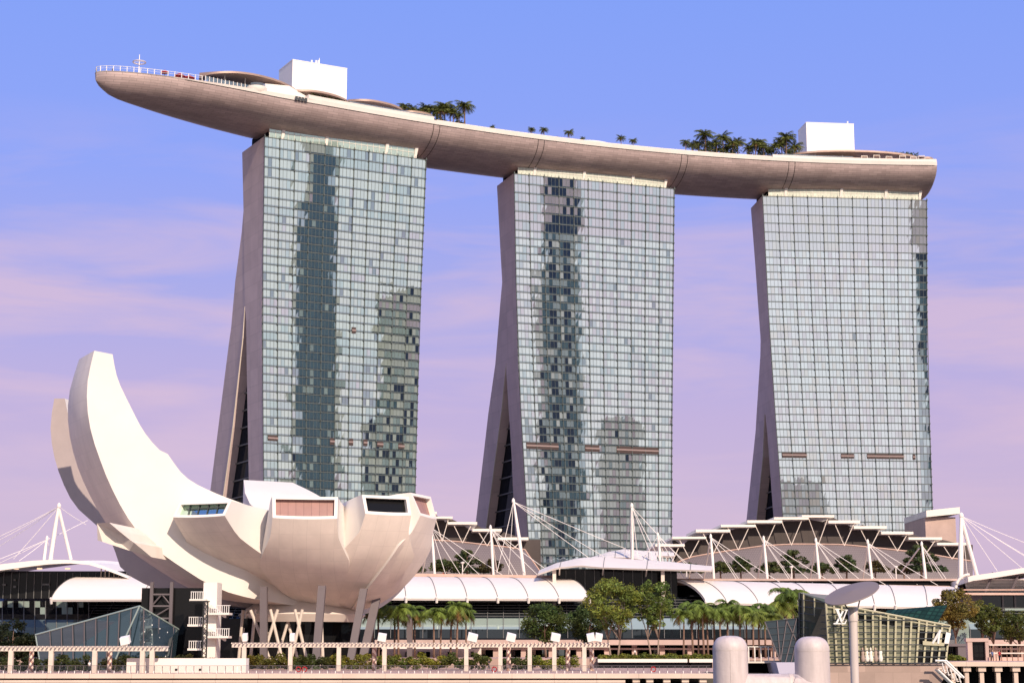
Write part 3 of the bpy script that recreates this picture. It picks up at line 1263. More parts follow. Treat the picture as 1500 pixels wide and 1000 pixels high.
# pale pavilion wall with a sloping top in front of the left lift housing
p0, p1 = deckP(388, 15.2), deckP(452, 15.2)
T_ = thing('restaurant_wall', 'pale restaurant wall with sloping top in front of the left lift housing', 'wall', tuple(p0))
up = Vector((0, 0, 1))
mb = MB()
pm = lerp(p0, p1, .55)
v_ = Vector((-(p1 - p0).y, (p1 - p0).x, 0)).normalized()
mb.prism([p0, p1, p1 + up * 2.0, pm + up * 5.2, p0 + up * 4.2], v_ * 5)
mb.build('wall', 'cream', T_)
for k in range(4):
    q = deckP(434 + k * 4.6, 19.6, DZ - 1.0)
    c, t, nn = deckframe(deckX(434 + k * 4.6, 19.6))
    mb = MB()
    mb.obox(q + nn * .25, t * .55, nn * .06, up * .7)
    mb.build('service_window', 'dark_frame', PARK)
# round white terrace
q = deckP(376, 15)
T_ = thing('round_terrace', 'small round white terrace bulging over the deck edge left of the restaurant wall', 'terrace', tuple(q))
mb = MB()
mb.lathe((q.x, q.y, DZ - .8), [(.1, 0), (3.0, 0), (3.8, 1.2), (3.8, 2.4), (3.5, 2.4), (3.4, 1.7), (.1, 1.7)], 28)
mb.build('balcony', 'cream', T_, smooth=True, angle=35)
mb = MB()
mb.lathe((q.x, q.y, DZ + 1.6), [(3.55, 0), (3.55, 1.1), (3.5, 1.1)], 28)
mb.build('balustrade', 'pool_glass', T_)
# glazed restaurant front under the leaf roof
T_ = thing('restaurant_front', 'glazed restaurant front under the long bronze leaf roof', 'restaurant', tuple(deckP(330, 9)))
mb = MB()
deckbox(mb, 304, 384, -2, 9, DFL, DZ + 3.6)
mb.build('glazing', 'mall_glass', T_)
mb = MB()
deckbox(mb, 300, 366, 13.4, 13.6, DZ, DZ + 2.6)
mb.build('screen', 'pool_glass', T_)
for k in range(12):
    q = deckP(301 + k * 5.8, 13.7, DZ)
    mb = MB()
    mb.tube([q, q + up * 2.7], .14, 5)
    mb.build('post', 'cream', T_)
# deck planting strip
for i, (xa, xb, lab) in enumerate(((455, 516, 'low green planting along the deck edge below the left lift housing'), (1256, 1345, 'low planting on top of the bronze roof right of the right lift housing'))):
    mb = MB()
    rng = random.Random(i + 5)
    for k in range(520):
        px = rng.uniform(xa, xb)
        p = deckP(px, rng.uniform(12.5, 16.2) if i == 0 else rng.uniform(9, 14), DZ + (1.9 if i == 0 else 5.0) + rng.uniform(-.3, 1.5) * (1 if i == 0 else .6))
        d = Vector((rng.uniform(-1, 1), rng.uniform(-1, 1), rng.uniform(-1, 1))).normalized() * .45
        e2 = d.orthogonal().normalized() * .3
        g = rng.uniform(.6, 1.3)
        mb.face([p - d, p + e2, p + d, p - e2], 0, (.055 * g, .085 * g, .02 * g))
    o = mb.build('deck_planting', 'leaf', recalc=False)
    tag(o, lab, 'plants')
# terraces with small pergolas at the blunt end
T_ = thing('roof_terrace', 'small terrace of white frames and tables at the blunt end of the deck', 'terrace', tuple(deckP(1310, 17)))
for k, px in enumerate((1262, 1280, 1298, 1318, 1334, 1346)):
    mb = MB()
    a, b = deckP(px, 15.3, DZ + .9), deckP(px + 9, 15.3, DZ + .9)
    h_ = 2.4 + .5 * (k % 2)
    for q in (a, b):
        mb.tube([q, q + up * h_], .12, 5)
    mb.tube([a + up * h_, b + up * h_], .14, 5)
    mb.build('frame', 'cream', T_)
    mb = MB()
    d = (b - a)
    vv = Vector((-d.y, d.x, 0)).normalized()
    mb.hexa([a + up * (h_ - .5), b + up * (h_ - .5), b + vv * 3 + up * (h_ - .5), a + vv * 3 + up * (h_ - .5)], [a + up * (h_ - .3), b + up * (h_ - .3), b + vv * 3 + up * (h_ - .3), a + vv * 3 + up * (h_ - .3)])
    mb.build('awning', 'bronze', T_)
# flag mast with ring on the bow
q = deckP(203, 2)
T_ = thing('ring_mast', 'thin white mast with a ring near the pointed end of the deck', 'mast', tuple(q))
zt_ = zat(80, q.y)
mb = MB()
mb.tube([q, Vector((q.x, q.y, q.z + 3)), Vector((q.x, q.y, zt_))], [.32, .25, .12], 8)
mb.build('pole', 'white', T_)
mb = MB()
zr = zat(91.5, q.y)
rr_ = [(q.x + 2.3 * math.cos(a), q.y + 2.3 * math.sin(a), zr) for a in [2 * PI * k / 24 for k in range(25)]]
mb.tube(rr_, .22, 6)
for a in (0, PI / 2, PI, 3 * PI / 2):
    mb.tube([(q.x, q.y, zr + .3), (q.x + 2.3 * math.cos(a), q.y + 2.3 * math.sin(a), zr)], .08, 5)
mb.build('ring', 'lamp', T_)
# parasols
for i, (px, lab) in enumerate(((241, 'small red parasol nearest the ring mast'), (263, 'larger red parasol in the middle of the deck group'), (277, 'red parasol nearest the bronze leaf roof'))):
    q = deckP(px, 9)
    T_ = thing('parasol', lab, 'parasol', tuple(q), 'red parasols on the deck')
    mb = MB()
    mb.tube([q, q + up * 3.4], .1, 6)
    mb.build('pole', 'dark_frame', T_)
    mb = MB()
    r_ = 1.6 if i == 0 else 2.1
    mb.lathe((q.x, q.y, q.z + 2.6), [(r_, -.2), (r_, 0), (r_ * .5, .55), (.05, 1.0)], 8)
    mb.build('canopy', 'red', T_)


# ------------------------------------------------------------------ plants
def leaf_quad(mb, p, size, rng, tone, droop=None):
    d = Vector((rng.gauss(0, 1), rng.gauss(0, 1), rng.gauss(0, .7))).normalized()
    e_ = d.cross(Vector((rng.gauss(0, 1), rng.gauss(0, 1), rng.gauss(0, 1)))).normalized()
    a, b = d * size * rng.uniform(.7, 1.2), e_ * size * rng.uniform(.35, .6)
    mb.face([p - a, p + b - a * .1, p + a, p - b + a * .1], 0, tone)


def clumps(mb, centres, leaf, per, rng, base, spread=.16):
    for (c, r) in centres:
        k0 = rng.uniform(.62, 1.35)
        warm = rng.uniform(-.12, .22)
        for _ in range(per):
            while True:
                o = Vector((rng.uniform(-1, 1), rng.uniform(-1, 1), rng.uniform(-1, 1)))
                if o.length < 1:
                    break
            o = o.normalized() * o.length ** .55
            p = c + Vector((o.x * r, o.y * r, o.z * r * .75))
            k = k0 * rng.uniform(1 - spread, 1 + spread)
            leaf_quad(mb, p, leaf, rng, (base[0] * k * (1 + warm), base[1] * k, base[2] * k * (1 - warm)))


def broad_tree(label, base, top, rad, trunk_h, seed, tone=(.075, .095, .022), nclump=60, per=70, leaf=.30, trunks=1, flat=1.0, cat='tree', name='broadleaf_tree', group=None, bark='bark', tr=.28, gappy=.0):
    rng = random.Random(seed)
    base = Vector(base)
    T_ = thing(name, label, cat, tuple(base), group)
    H = top - base.z
    ch = H - trunk_h
    cc = base + Vector((0, 0, trunk_h + ch * .5))
    cs = []
    for k in range(nclump):
        while True:
            o = Vector((rng.uniform(-1, 1), rng.uniform(-1, 1), rng.uniform(-1, 1)))
            if .35 < o.length < 1:
                break
        w_ = 1 - .35 * max(-o.z, 0) - .15 * max(o.z, 0)
        cs.append((cc + Vector((o.x * rad * w_, o.y * rad * .8 * w_, o.z * ch * .5 * .92)), rng.uniform(.16, .30) * rad * flat))
    mt = MB()
    for tnum in range(trunks):
        off = Vector(((tnum - (trunks - 1) / 2) * 1.3, rng.uniform(-.4, .4), 0))
        lean = off * .5 + Vector((rng.uniform(-.4, .4), 0, 0))
        b0 = base + off
        fork = b0 + lean + Vector((0, 0, trunk_h * .72))
        mt.tube([b0, b0 + lean * .4 + Vector((0, 0, trunk_h * .35)), fork], [tr, tr * .8, tr * .62], 8)
        for k in range(7):
            tgt = cs[rng.randrange(len(cs))][0]
            mid_ = fork.lerp(tgt, .5) + Vector((0, 0, rng.uniform(0, .8)))
            mt.tube([fork, mid_, tgt], [tr * .5, tr * .28, tr * .1], 6)
            for _ in range(2):
                t2 = cs[rng.randrange(len(cs))][0]
                if (t2 - mid_).length < rad * 1.1:
                    mt.tube([mid_, mid_.lerp(t2, .6) + Vector((0, 0, .3)), t2], [tr * .25, tr * .15, tr * .05], 5)
    mt.build('trunk', bark, T_, smooth=True)
    ml = MB()
    clumps(ml, cs, leaf, per, rng, tone)
    ml.build('crown', 'leaf', T_, recalc=False)
    return T_


def palm_mesh(seed, h, nfr=15, flen=3.0, tone=(.075, .105, .022), shaft=True, tr=.2, droop=1.0):
    """palm at the origin: ringed trunk, crownshaft, arching feather fronds"""
    rng = random.Random(seed)
    mt, ml = MB(), MB()
    bx = rng.uniform(-.25, .25)
    pts = [(0, 0, 0), (bx * .3, 0, h * .3), (bx * .7, 0, h * .65), (bx, 0, h)]
    mt.tube(pts, [tr * 1.25, tr, tr * .9, tr * .7], 9)
    ms = None
    top = Vector((bx, 0, h))
    if shaft:
        ms = MB()
        ms.tube([top - Vector((0, 0, .1)), top + Vector((0, 0, h * .05)), top + Vector((0, 0, h * .11))], [tr * .95, tr * .9, tr * .4], 8)
        top = top + Vector((0, 0, h * .10))
    for k in range(nfr):
        az = 2 * PI * k / nfr * 2.4 + rng.uniform(-.3, .3)
        el = lerp(1.25, -.35, (k + rng.random() * .8) / nfr)
        L_ = flen * rng.uniform(.8, 1.1)
        hd = Vector((math.cos(az), math.sin(az), 0))
        n = 9
        sp = []
        p = top.copy()
        ang = el
        for i in range(n + 1):
            sp.append(p.copy())
            p = p + (hd * math.cos(ang) + Vector((0, 0, math.sin(ang)))) * (L_ / n)
            ang -= (.16 + .10 * (el > .3)) * droop * rng.uniform(.8, 1.2)
        g0 = rng.uniform(.6, 1.35)
        brown = k > nfr - 3 and rng.random() < .5
        ml.tube(sp, [.05 * (1 - i / (n + 2)) for i in range(n + 1)], 4)
        ml.c[-1] = ml.c[-1]
        sidev = hd.cross(Vector((0, 0, 1)))
        for i in range(1, n + 1):
            f = i / n
            for sub in (0, .5):
                q0 = sp[i - 1].lerp(sp[i], sub)
                tang = (sp[i] - sp[i - 1]).normalized()
                ll = flen * .30 * math.sin(PI * min(f * .85 + .15, 1)) ** .6 + .08
                for sd in (-1, 1):
                    g = g0 * rng.uniform(.8, 1.2)
                    tip = q0 + sidev * sd * ll * .72 + tang * ll * .45 - Vector((0, 0, ll * rng.uniform(.25, .75)))
                    wv = tang * (.085 * flen / 3)
                    c = (tone[0] * g, tone[1] * g, tone[2] * g)
                    if brown:
                        c = (.16 * g, .09 * g, .03 * g)
                    ml.face([q0 - wv, q0 + wv, tip], 0, c)
    ml.c = [c if c is not None else tone for c in ml.c]
    return mt, ms, ml


def palm_proto(seed, h, **k):
    b = k.pop('bark', 'bark')
    mt, ms, ml = palm_mesh(seed, h, **k)
    o = thing('palm_tree', 'palm', 'palm tree', (0, 0, 0))
    mt.build('trunk', b, o, smooth=True)
    if ms:
        ms.build('crownshaft', material('crownshaft_%d' % seed, (.16, .2, .06), .5), o, smooth=True)
    ml.build('crown', 'leaf', o, recalc=False)
    return remember(o)


def use_protos(protos):
    used = set()

    def place(i, loc, rz, sc, label, group):
        o = protos[i]
        if i not in used:
            used.add(i)
            o.location, o.rotation_euler, o.scale = loc, (0, 0, rz), (sc, sc, sc)
            o['label'] = label
            o['group'] = group
            return o
        return dup(o, loc, rz, sc, label, group)
    return place


# palms on the deck (coconut-like, dark)
deck_pal = [palm_proto(100 + i, 6.5, nfr=24, flen=3.6, tone=(.14, .155, .04), shaft=False, tr=.2, droop=.72) for i in range(3)]
place = use_protos(deck_pal)
groups = [
    ('rooftop clump beside the low bronze roof', [(582, .75, 9), (592, 1.0, 8), (603, .85, 10), (613, .9, 7), (622, 1.02, 9), (630, .95, 11), (640, 1.1, 9), (646, .9, 13), (652, 1.25, 11), (659, 1.0, 13), (664, .8, 15), (681, 1.3, 14), (672, .7, 15)]),
    ('rooftop row above the middle tower', [(721, .5, 14), (779, .72, 14), (797, .8, 14), (816, .42, 12), (834, .9, 13), (853, .5, 14), (910, .85, 14), (928, .75, 14)]),
    ('rooftop clump left of the right lift housing', [(1005, .75, 14), (1014, .8, 9), (1023, .9, 9), (1034, 1.35, 12), (1041, 1.0, 8), (1050, .85, 13), (1060, 1.3, 11), (1066, .9, 8), (1073, .95, 13), (1081, 1.1, 10), (1098, .9, 9), (1107, 1.05, 12), (1114, 1.15, 10), (1119, .8, 14), (1127, .9, 8), (1137, 1.0, 12), (1146, 1.2, 10), (1152, 1.45, 12), (1164, 1.2, 6)]),
]
cnt = 0
for gname, lst in groups:
    for i, (px, sc, off) in enumerate(lst):
        q = deckP(px, off)
        place(cnt % 3, tuple(q), random.uniform(0, 6.28), sc * (.92 if 'row' in gname else 1.2), '%s palm from the left in the %s' % (ORD[i], gname), 'palms on the rooftop deck')
        cnt += 1
# dense shrubs under the palm clumps
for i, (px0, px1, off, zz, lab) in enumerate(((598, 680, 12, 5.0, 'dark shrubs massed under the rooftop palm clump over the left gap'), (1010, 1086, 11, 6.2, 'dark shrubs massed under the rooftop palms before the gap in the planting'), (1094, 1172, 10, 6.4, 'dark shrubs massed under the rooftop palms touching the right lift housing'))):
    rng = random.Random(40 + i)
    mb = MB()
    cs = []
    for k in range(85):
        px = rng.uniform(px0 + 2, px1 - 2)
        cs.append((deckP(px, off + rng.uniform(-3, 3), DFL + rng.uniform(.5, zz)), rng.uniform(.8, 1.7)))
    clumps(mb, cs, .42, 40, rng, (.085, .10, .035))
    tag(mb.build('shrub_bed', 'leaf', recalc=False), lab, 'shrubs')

# ------------------------------------------------------------------ lotus shaped museum
MC = Vector((-30.8, 334, 0))


def rad_solve(px, py, phi, a):
    """(radius, height) where a sight line meets the vertical plane of a petal, a metres to the side of its axis"""
    d = Vector((math.sin(R(phi)), -math.cos(R(phi))))
    p = Vector((math.cos(R(phi)), math.sin(R(phi))))
    r = ray(px, py)
    bx, by = -(MC.x + p.x * a), -(MC.y + p.y * a)
    det = d.x * -r.y + r.x * d.y
    s = (bx * -r.y + r.x * by) / det
    t = (d.x * by - d.y * bx) / det
    return s, EYE + t * r.z


MUS = thing('lotus_museum', 'white lotus flower shaped museum with upturned petals on slanted columns', 'museum', (MC.x, MC.y, GZ))


def resample(tab, n):
    """tab: (r, z) from the tip inwards; n even steps along its length, smoothed"""
    P = [Vector((a, b)) for a, b in tab]
    # catmull-rom
    fine = []
    for i in range(len(P) - 1):
        p0, p1, p2, p3 = P[max(i - 1, 0)], P[i], P[i + 1], P[min(i + 2, len(P) - 1)]
        for k in range(12):
            t = k / 12
            fine.append(.5 * ((2 * p1) + (-p0 + p2) * t + (2 * p0 - 5 * p1 + 4 * p2 - p3) * t * t + (-p0 + 3 * p1 - 3 * p2 + p3) * t ** 3))
    fine.append(P[-1])
    acc = [0]
    for a, b in zip(fine, fine[1:]):
        acc.append(acc[-1] + (b - a).length)
    out = []
    j = 0
    for k in range(n + 1):
        s = acc[-1] * k / n
        while j < len(acc) - 2 and acc[j + 1] < s:
            j += 1
        f = (s - acc[j]) / max(acc[j + 1] - acc[j], 1e-6)
        out.append(fine[j].lerp(fine[j + 1], f))
    return out


def petal(phi, outer, inner, w_out, w_in, window=None, wedge=18.5, n=28, side='shell_white', shell='shell', tip=1.0, frame=.55, wl=None, tipxy=None, reach=.5):
    """outer / inner: (r, z) profiles from the tip inwards; w_*: half width by share of the way in"""
    d = Vector((math.sin(R(phi)), -math.cos(R(phi)), 0))
    p = Vector((math.cos(R(phi)), math.sin(R(phi)), 0))
    O, I = resample(outer, n), resample(inner, n)
    Rt = max(q.x for q in O)
    if tipxy:
        P2 = Vector((tipxy[0], tipxy[1], 0))
        P1 = P2 - d * (reach * (P2 - MC).length)

    def axis(r):
        """plan position and sideways direction at radius r; phi is the heading of the tip"""
        if not tipxy:
            return MC + d * r, p
        t = r / Rt
        if t > 1:
            return P2 + d * (r - Rt), p
        q = MC * (1 - t) ** 2 + P1 * (2 * t * (1 - t)) + P2 * t * t
        g_ = ((P1 - MC) * (1 - t) + (P2 - P1) * t).normalized()
        return q, Vector((-g_.y, g_.x, 0))
    tw = math.tan(R(wedge))

    def hw(r, s, tab):
        return min(max(r, 0) * tw, pl(tab, s))
    oL, oR, iL, iR = [], [], [], []
    g = 0
    uv = []
    for k in range(n + 1):
        s = k / n
        ao, ai = hw(O[k].x, s, w_out), hw(I[k].x, s, w_in)
        if k:
            g += (O[k] - O[k - 1]).length
        c, p = axis(O[k].x)
        ci, pi_ = axis(I[k].x)
        c = c + Vector((0, 0, O[k].y))
        ci = ci + Vector((0, 0, I[k].y))
        bul = .10 * ao
        row = []
        ur = []
        for j in range(9):
            q = j / 8 * 2 - 1
            row.append(c + p * (q * ao) + Vector((p.y, -p.x, 0)) * (bul * (1 - q * q)) * .6 - Vector((0, 0, bul * (1 - q * q) * .35)))
            ur.append((q * ao + 50, g))
        oL.append(row)
        uv.append(ur)
        iL.append([ci - pi_ * ai, ci + pi_ * ai])
    m = MB()
    m.grid(oL, 0, uvs=uv)
    P_ = m.build('petal', shell, MUS, smooth=True, angle=40)
    m = MB()
    m.grid([[r[0] for r in oL], [r[0] for r in iL]], 0)
    m.grid([[r[-1] for r in oL], [r[1] for r in iL]], 0)
    sd = m.build('side_wall', side, P_, smooth=True, angle=40)
    m = MB()
    m.grid(iL, 0)
    m.build('upper_skin', 'shell_white', P_, smooth=True, angle=40)
    # end face: bottom edge curve -> top edge, framed window recessed in it
    bl, br, tl, tr = oL[0][0], oL[0][-1], iL[0][0], iL[0][1]
    if window:
        def bil(a, b):
            low = bl.lerp(br, a) + d * (.06 * pl(w_out, 0) * (1 - (2 * a - 1) ** 2)) - Vector((0, 0, .035 * pl(w_out, 0) * (1 - (2 * a - 1) ** 2)))
            return low.lerp(tl.lerp(tr, a), b)
        Wd, Ht = (br - bl).length, (tl - bl).length
        fa, fb = frame / Wd, frame / Ht
        if wl:
            fa0, fa1 = wl
        else:
            fa0, fa1 = fa, 1 - fa
        nn = 8
        m = MB()
        A = [lerp(fa0, fa1, k / nn) for k in range(nn + 1)]
        m.grid([[bil(a, 0) for a in A], [bil(a, fb) for a in A]])
        m.grid([[bil(a, 1 - fb) for a in A], [bil(a, 1) for a in A]])
        m.grid([[bil(0, 0), bil(fa0, 0)], [bil(0, fb), bil(fa0, fb)], [bil(0, 1 - fb), bil(fa0, 1 - fb)], [bil(0, 1), bil(fa0, 1)]])
        m.grid([[bil(fa1, 0), bil(1, 0)], [bil(fa1, fb), bil(1, fb)], [bil(fa1, 1 - fb), bil(1, 1 - fb)], [bil(fa1, 1), bil(1, 1)]])
        inn = -d * 1.1
        ring = [bil(a, fb) for a in A] + [bil(a, 1 - fb) for a in reversed(A)]
        m.grid([ring, [q + inn for q in ring]], 0, closed=True)
        m.build('window_frame', 'cream', P_)
        m = MB()
        m.grid([[bil(a, fb - .01) + inn * .9 for a in A], [bil(a, 1 - fb + .01) + inn * .9 for a in A]], 0,
               uvs=[[(a * Wd, 0) for a in A], [(a * Wd, Ht) for a in A]])
        m.build('window', window, P_)
        if window == 'green_glass':
            m = MB()
            for a in (.24, .42, .6, .78):
                m.tube([bil(a, fb) + inn * .7, bil(a - .05, 1 - fb) + inn * .7], .09, 5)
            m.tube([bil(fa0 + .1, .55) + inn * .7, bil(fa1, .62) + inn * .7], .09, 5)
            m.build('window_bars', 'dark_frame', P_)
    else:
        m = MB()
        m.face([bl, br, tr, tl])
        m.build('end_wall', side, P_)
    return P_


def bowl(Rt, zt_, z0=13.4, th=70, n=9, r_in=1.5):
    """outer profile of a short petal from the tip down into the bowl"""
    S_ = Rt / math.sin(R(th))
    Hh = (zt_ - z0) / (1 - math.cos(R(th)))
    out = []
    for k in range(n + 1):
        a = R(th) * (1 - k / n)
        r_ = S_ * math.sin(a)
        out.append((max(r_, r_in * (n - k) / n), z0 + Hh * (1 - math.cos(a))))
    return out


short_w = [(0, 5.35), (.12, 5.9), (.26, 8.2), (.45, 9.5), (1, 9.5)]
# tall petal on the left
petal(-62, [(52.0, 58.6), (53.2, 53), (53.2, 48), (52.2, 43), (50, 37.2), (47, 31.6), (44, 27.4), (40.6, 24.2), (35, 20.6), (29.5, 17.6), (23, 15.6), (11, 14.2), (1, 13.4)],
      [(48.4, 58.4), (47.5, 54.1), (45.5, 49.8), (42.7, 44.8), (39.6, 41.4), (38.5, 41.2), (34.9, 36.9), (29.4, 34.2), (20, 31), (9, 27)],
      [(0, 5.3), (.1, 6.7), (.25, 7.7), (.4, 7.2), (.6, 6.8), (1, 9)], [(0, 4.2), (.2, 5.5), (.4, 6.0), (.6, 6.6), (1, 9)], wedge=17.5, side='shell_white')
# tall petal behind it
petal(-98, [(59.6, 55.0), (60.0, 49), (58.4, 42), (54.6, 34.7), (50.6, 31), (46, 27), (43, 21), (33, 16.6), (20, 14.3), (1, 13.6)],
      [(57.5, 55), (56, 50), (53, 44), (49, 39), (44, 36), (34, 33), (20, 30), (9, 27)],
      [(0, 2.6), (.15, 3.0), (.4, 4.5), (1, 8)], [(0, 2.4), (.3, 3.2), (1, 8)], wedge=17, shell='shell_panel', side='shell_panel')
TA, TB, TC, TD = ((xat(px, Y, 30), Y) for px, Y in ((291, 304.5), (447, 304), (569, 309), (628, 318)))


def rtip(t):
    return (Vector((t[0], t[1], 0)) - MC).length


for (tp, phi_, yb, yt, hw_, win, wl_, back_, vw, rch) in ((TA, -21, 756, 733.5, 5.2, 'green_glass', None, 1.2, 8.6, .9), (TB, 9, 758.5, 726.5, 5.6, 'copper_blind', None, 1.4, 8.0, .65),
                                          (TC, 27, 753, 725.5, 4.4, 'black_glass', None, 1.2, 7.4, .62), (TD, 74, 757, 724.5, 4.6, 'copper_blind', None, 1.6, 7.8, .5)):
    r_ = rtip(tp)
    zb_, zt_ = zat(yb, tp[1]), zat(yt, tp[1] + 1)
    petal(phi_, bowl(r_, zb_), [(r_ - back_, zt_), (r_ - back_ - 3.5, zt_ - .5), (r_ * .62, zt_ - 1.8), (8, 27)],
          [(0, hw_), (.10, hw_ * 1.05), (.26, vw), (.45, vw + 1.2), (1, 9.8)], [(0, hw_ * 1.02), (.4, hw_ * 1.25), (1, 9)], win, wl=wl_, tipxy=tp, reach=rch, wedge=22 if tp is TA else 18.5)
petal(118, bowl(13.5, 26.0, 12.6), [(13, 30.0), (11, 29), (9, 28)], short_w, [(0, 5), (.4, 7), (1, 9)], None, side='shell')
petal(148, bowl(18.0, 28.0), [(17, 31.0), (14, 30), (10, 28)], short_w, [(0, 5), (.4, 7), (1, 9)], None)
petal(178, bowl(22.0, 29.0), [(21, 32.0), (16, 31), (10, 28)], short_w, [(0, 5), (.4, 7), (1, 9)], None, wedge=20)
petal(-148, bowl(40.0, 36.5), [(39, 41.3), (32, 38.2), (24, 33.5), (9, 27)], [(0, 5.2), (.15, 6.5), (.3, 8.2), (.45, 9.5), (1, 9.5)], [(0, 5.6), (.25, 8.5), (.5, 9.5), (1, 9)], None)
# small low fin on the shaded shell of the tall petal
d = Vector((math.sin(R(-62)), -math.cos(R(-62)), 0))
A0, A1 = at(142, 766, 300), at(160, 765, 298)
B0, B1 = at(143, 791, 301), at(222, 815.5, 306)
bk = Vector((.35, .94, -.05)) * 9
mb = MB()
mid0, mid1 = at(150, 793, 300.5), at(190, 806, 302.5)
topm = at(196, 794, 301)
mb.prism([A0, A1, at(174, 777, 298.8), at(190, 790, 301), topm, B1, mid1, mid0, B0], bk)
mb.build('low_fin', 'shell', MUS)
# under the bowl: ring wall, dark core, columns, lattice
mb = MB()
mb.lathe((MC.x - 9, MC.y, 0), [(11.0, 11.4), (12.0, 12.8), (9, 15.0)], 40)
mb.build('ring_beam', 'shell', MUS, smooth=True, angle=40)
mb = MB()
mb.lathe((MC.x - 13, MC.y + 6, 0), [(14.5, PZ - 1.7), (14.5, 12.0), (2, 12.6)], 40)
mb.build('core_glazing', 'black_glass', MUS)


def column(name, pts, wx, wy, mat, par):
    m = MB()
    (x0, y0, z0), (x1, y1, z1) = pts
    m.hexa([(x0 - wx, y0 - wy, z0), (x0 + wx, y0 - wy, z0), (x0 + wx, y0 + wy, z0), (x0 - wx, y0 + wy, z0)],
           [(x1 - wx, y1 - wy, z1), (x1 + wx, y1 - wy, z1), (x1 + wx, y1 + wy, z1), (x1 - wx, y1 + wy, z1)])
    return m.build(name, mat, par)


for (xt, yt, xb, Yt, Yb, w_) in ((386.5, 866, 386.5, 316, 316, .62), (472, 864, 462, 313, 311, .66), (533, 868, 511, 319, 315, .66), (555, 868, 528, 326, 322, .74), (516, 905, 504, 338, 336, .6), (330, 880, 331, 332, 331, .6), (600, 905, 600, 350, 350, .5)):
    zt_ = zat(yt, Yt) + .8
    column('column', [(xat(xb, Yb, GZ), Yb, GZ - .1), (xat(xt, Yt, zt_), Yt, zt_)], w_, .8, 'mauve_col', MUS)
for (xa, ya, xb, yb, Y) in ((366, 957, 374, 892, 322), (401, 957, 367, 893, 318), (349, 957, 356, 893, 325), (352, 957, 362, 893, 327), (370, 957, 391, 893, 328), (360, 957, 383, 893, 330),
                            (417, 957, 396, 892, 317), (380, 957, 407, 892, 317), (383, 957, 392, 925, 318), (402, 957, 427, 892, 324), (405, 957, 418, 892, 326), (440, 957, 417, 893, 325),
                            (453, 957, 432, 892, 316), (424, 957, 443, 892, 316), (443, 957, 456, 893, 328), (461, 957, 452, 893, 330), (474, 957, 470, 893, 318), (468, 957, 469, 912, 322)):
    b_, t_ = at(xa, ya, Y), at(xb, yb, Y)
    b_.z = GZ
    mb = MB()
    mb.tube([b_, t_], .28, 8)
    mb.build('lattice_strut', 'wood_pale', MUS)

# stair tower under the museum: pale pier, landings, dark lattice hoist
T_ = thing('stair_tower', 'pale pier with stacked stair landings and a dark lattice hoist under the tall petal', 'stair tower', (xat(306, 300, 5), 300, GZ))
mb = MB()
mb.box(xat(298, 300, 5), xat(318, 300, 5), 298, 303, GZ, zat(853, 300))
mb.build('pier', 'cream', T_)
for yb, xa, xb in ((900, 302, 337), (934, 302, 336), (880, 279, 303), (917, 276, 297), (952, 276, 296)):
    z = zat(yb, 297)
    mb = MB()
    mb.box(xat(xa, 297, z), xat(xb, 297, z), 296, 299.5, z, z + .35)
    L_ = mb.build('landing', 'cream', T_)
    mb = MB()
    k = xa + 1
    while k < xb:
        x = xat(k, 296.2, z)
        mb.box(x - .05, x + .05, 296.1, 296.2, z + .351, z + 1.5)
        k += 3.2
    mb.box(xat(xa, 296, z), xat(xb, 296, z), 296.05, 296.25, z + 1.5, z + 1.6)
    mb.build('balustrade', 'white', L_)
for (xa, ya, xb, yb) in ((302, 880, 330, 900), (302, 917, 330, 934)):
    mb = MB()
    a, b = at(xa, ya, 298), at(xb, yb, 298)
    mb.hexa([a + Vector((0, -1, -.5)), b + Vector((0, -1, -.5)), b + Vector((0, 1, -.5)), a + Vector((0, 1, -.5))], [a + Vector((0, -1, 0)), b + Vector((0, -1, 0)), b + Vector((0, 1, 0)), a + Vector((0, 1, 0))])
    mb.build('stair_flight', 'cream', T_)
mb = MB()
xa, xb = xat(297, 294, 8), xat(303, 294, 8)
zt_ = zat(881, 294)
for x in (xa, xb):
    for y in (293.5, 294.2):
        mb.box(x - .06, x + .06, y - .06, y + .06, GZ, zt_)
z = GZ
while z < zt_ - .8:
    mb.tube([(xa, 293.5, z), (xb, 293.5, z + .8)], .05, 4)
    mb.tube([(xb, 293.5, z), (xa, 293.5, z + .8)], .05, 4)
    z += .8
mb.box(xat(278, 294, 12), xb, 293.5, 296, zt_, zt_ + .2)
mb.build('hoist_mast', 'black_steel', T_)
mb = MB()
mb.box(xat(268, 303, 8), xat(299, 303, 8), 303.2, 309, GZ, zat(884, 303))
mb.build('dark_screen', 'black_glass', T_)

# steel lattice frame behind the pavilion
T_ = thing('lattice_frame', 'grey steel lattice frame hanging under the tall petal behind the glass pavilion', 'steel frame', (xat(235, 312, 5), 312, GZ))
xa, xb, z0, z1 = xat(222, 312, 15), xat(251, 312, 15), GZ, zat(852, 312)
mb = MB()
for x in (xa, xb):
    mb.box(x - .28, x + .28, 311.7, 312.3, z0, z1)
for yy in (887, 905, 870):
    z = zat(yy, 312)
    mb.box(xa + .281, xb - .281, 311.8, 312.2, z - .14, z + .14)
for (pa, pb) in (((222, 887), (237, 870)), ((237, 870), (251, 887)), ((222, 905), (251, 888))):
    mb.tube([at(pa[0], pa[1], 312), at(pb[0], pb[1], 312)], .13, 5)
mb.build('steel_frame', 'mauve_col', T_)
mb = MB()
mb.box(xa - 2, xb + 8, 313, 314, z0, z1 - 1)
mb.build('back_panel', 'black_glass', T_)

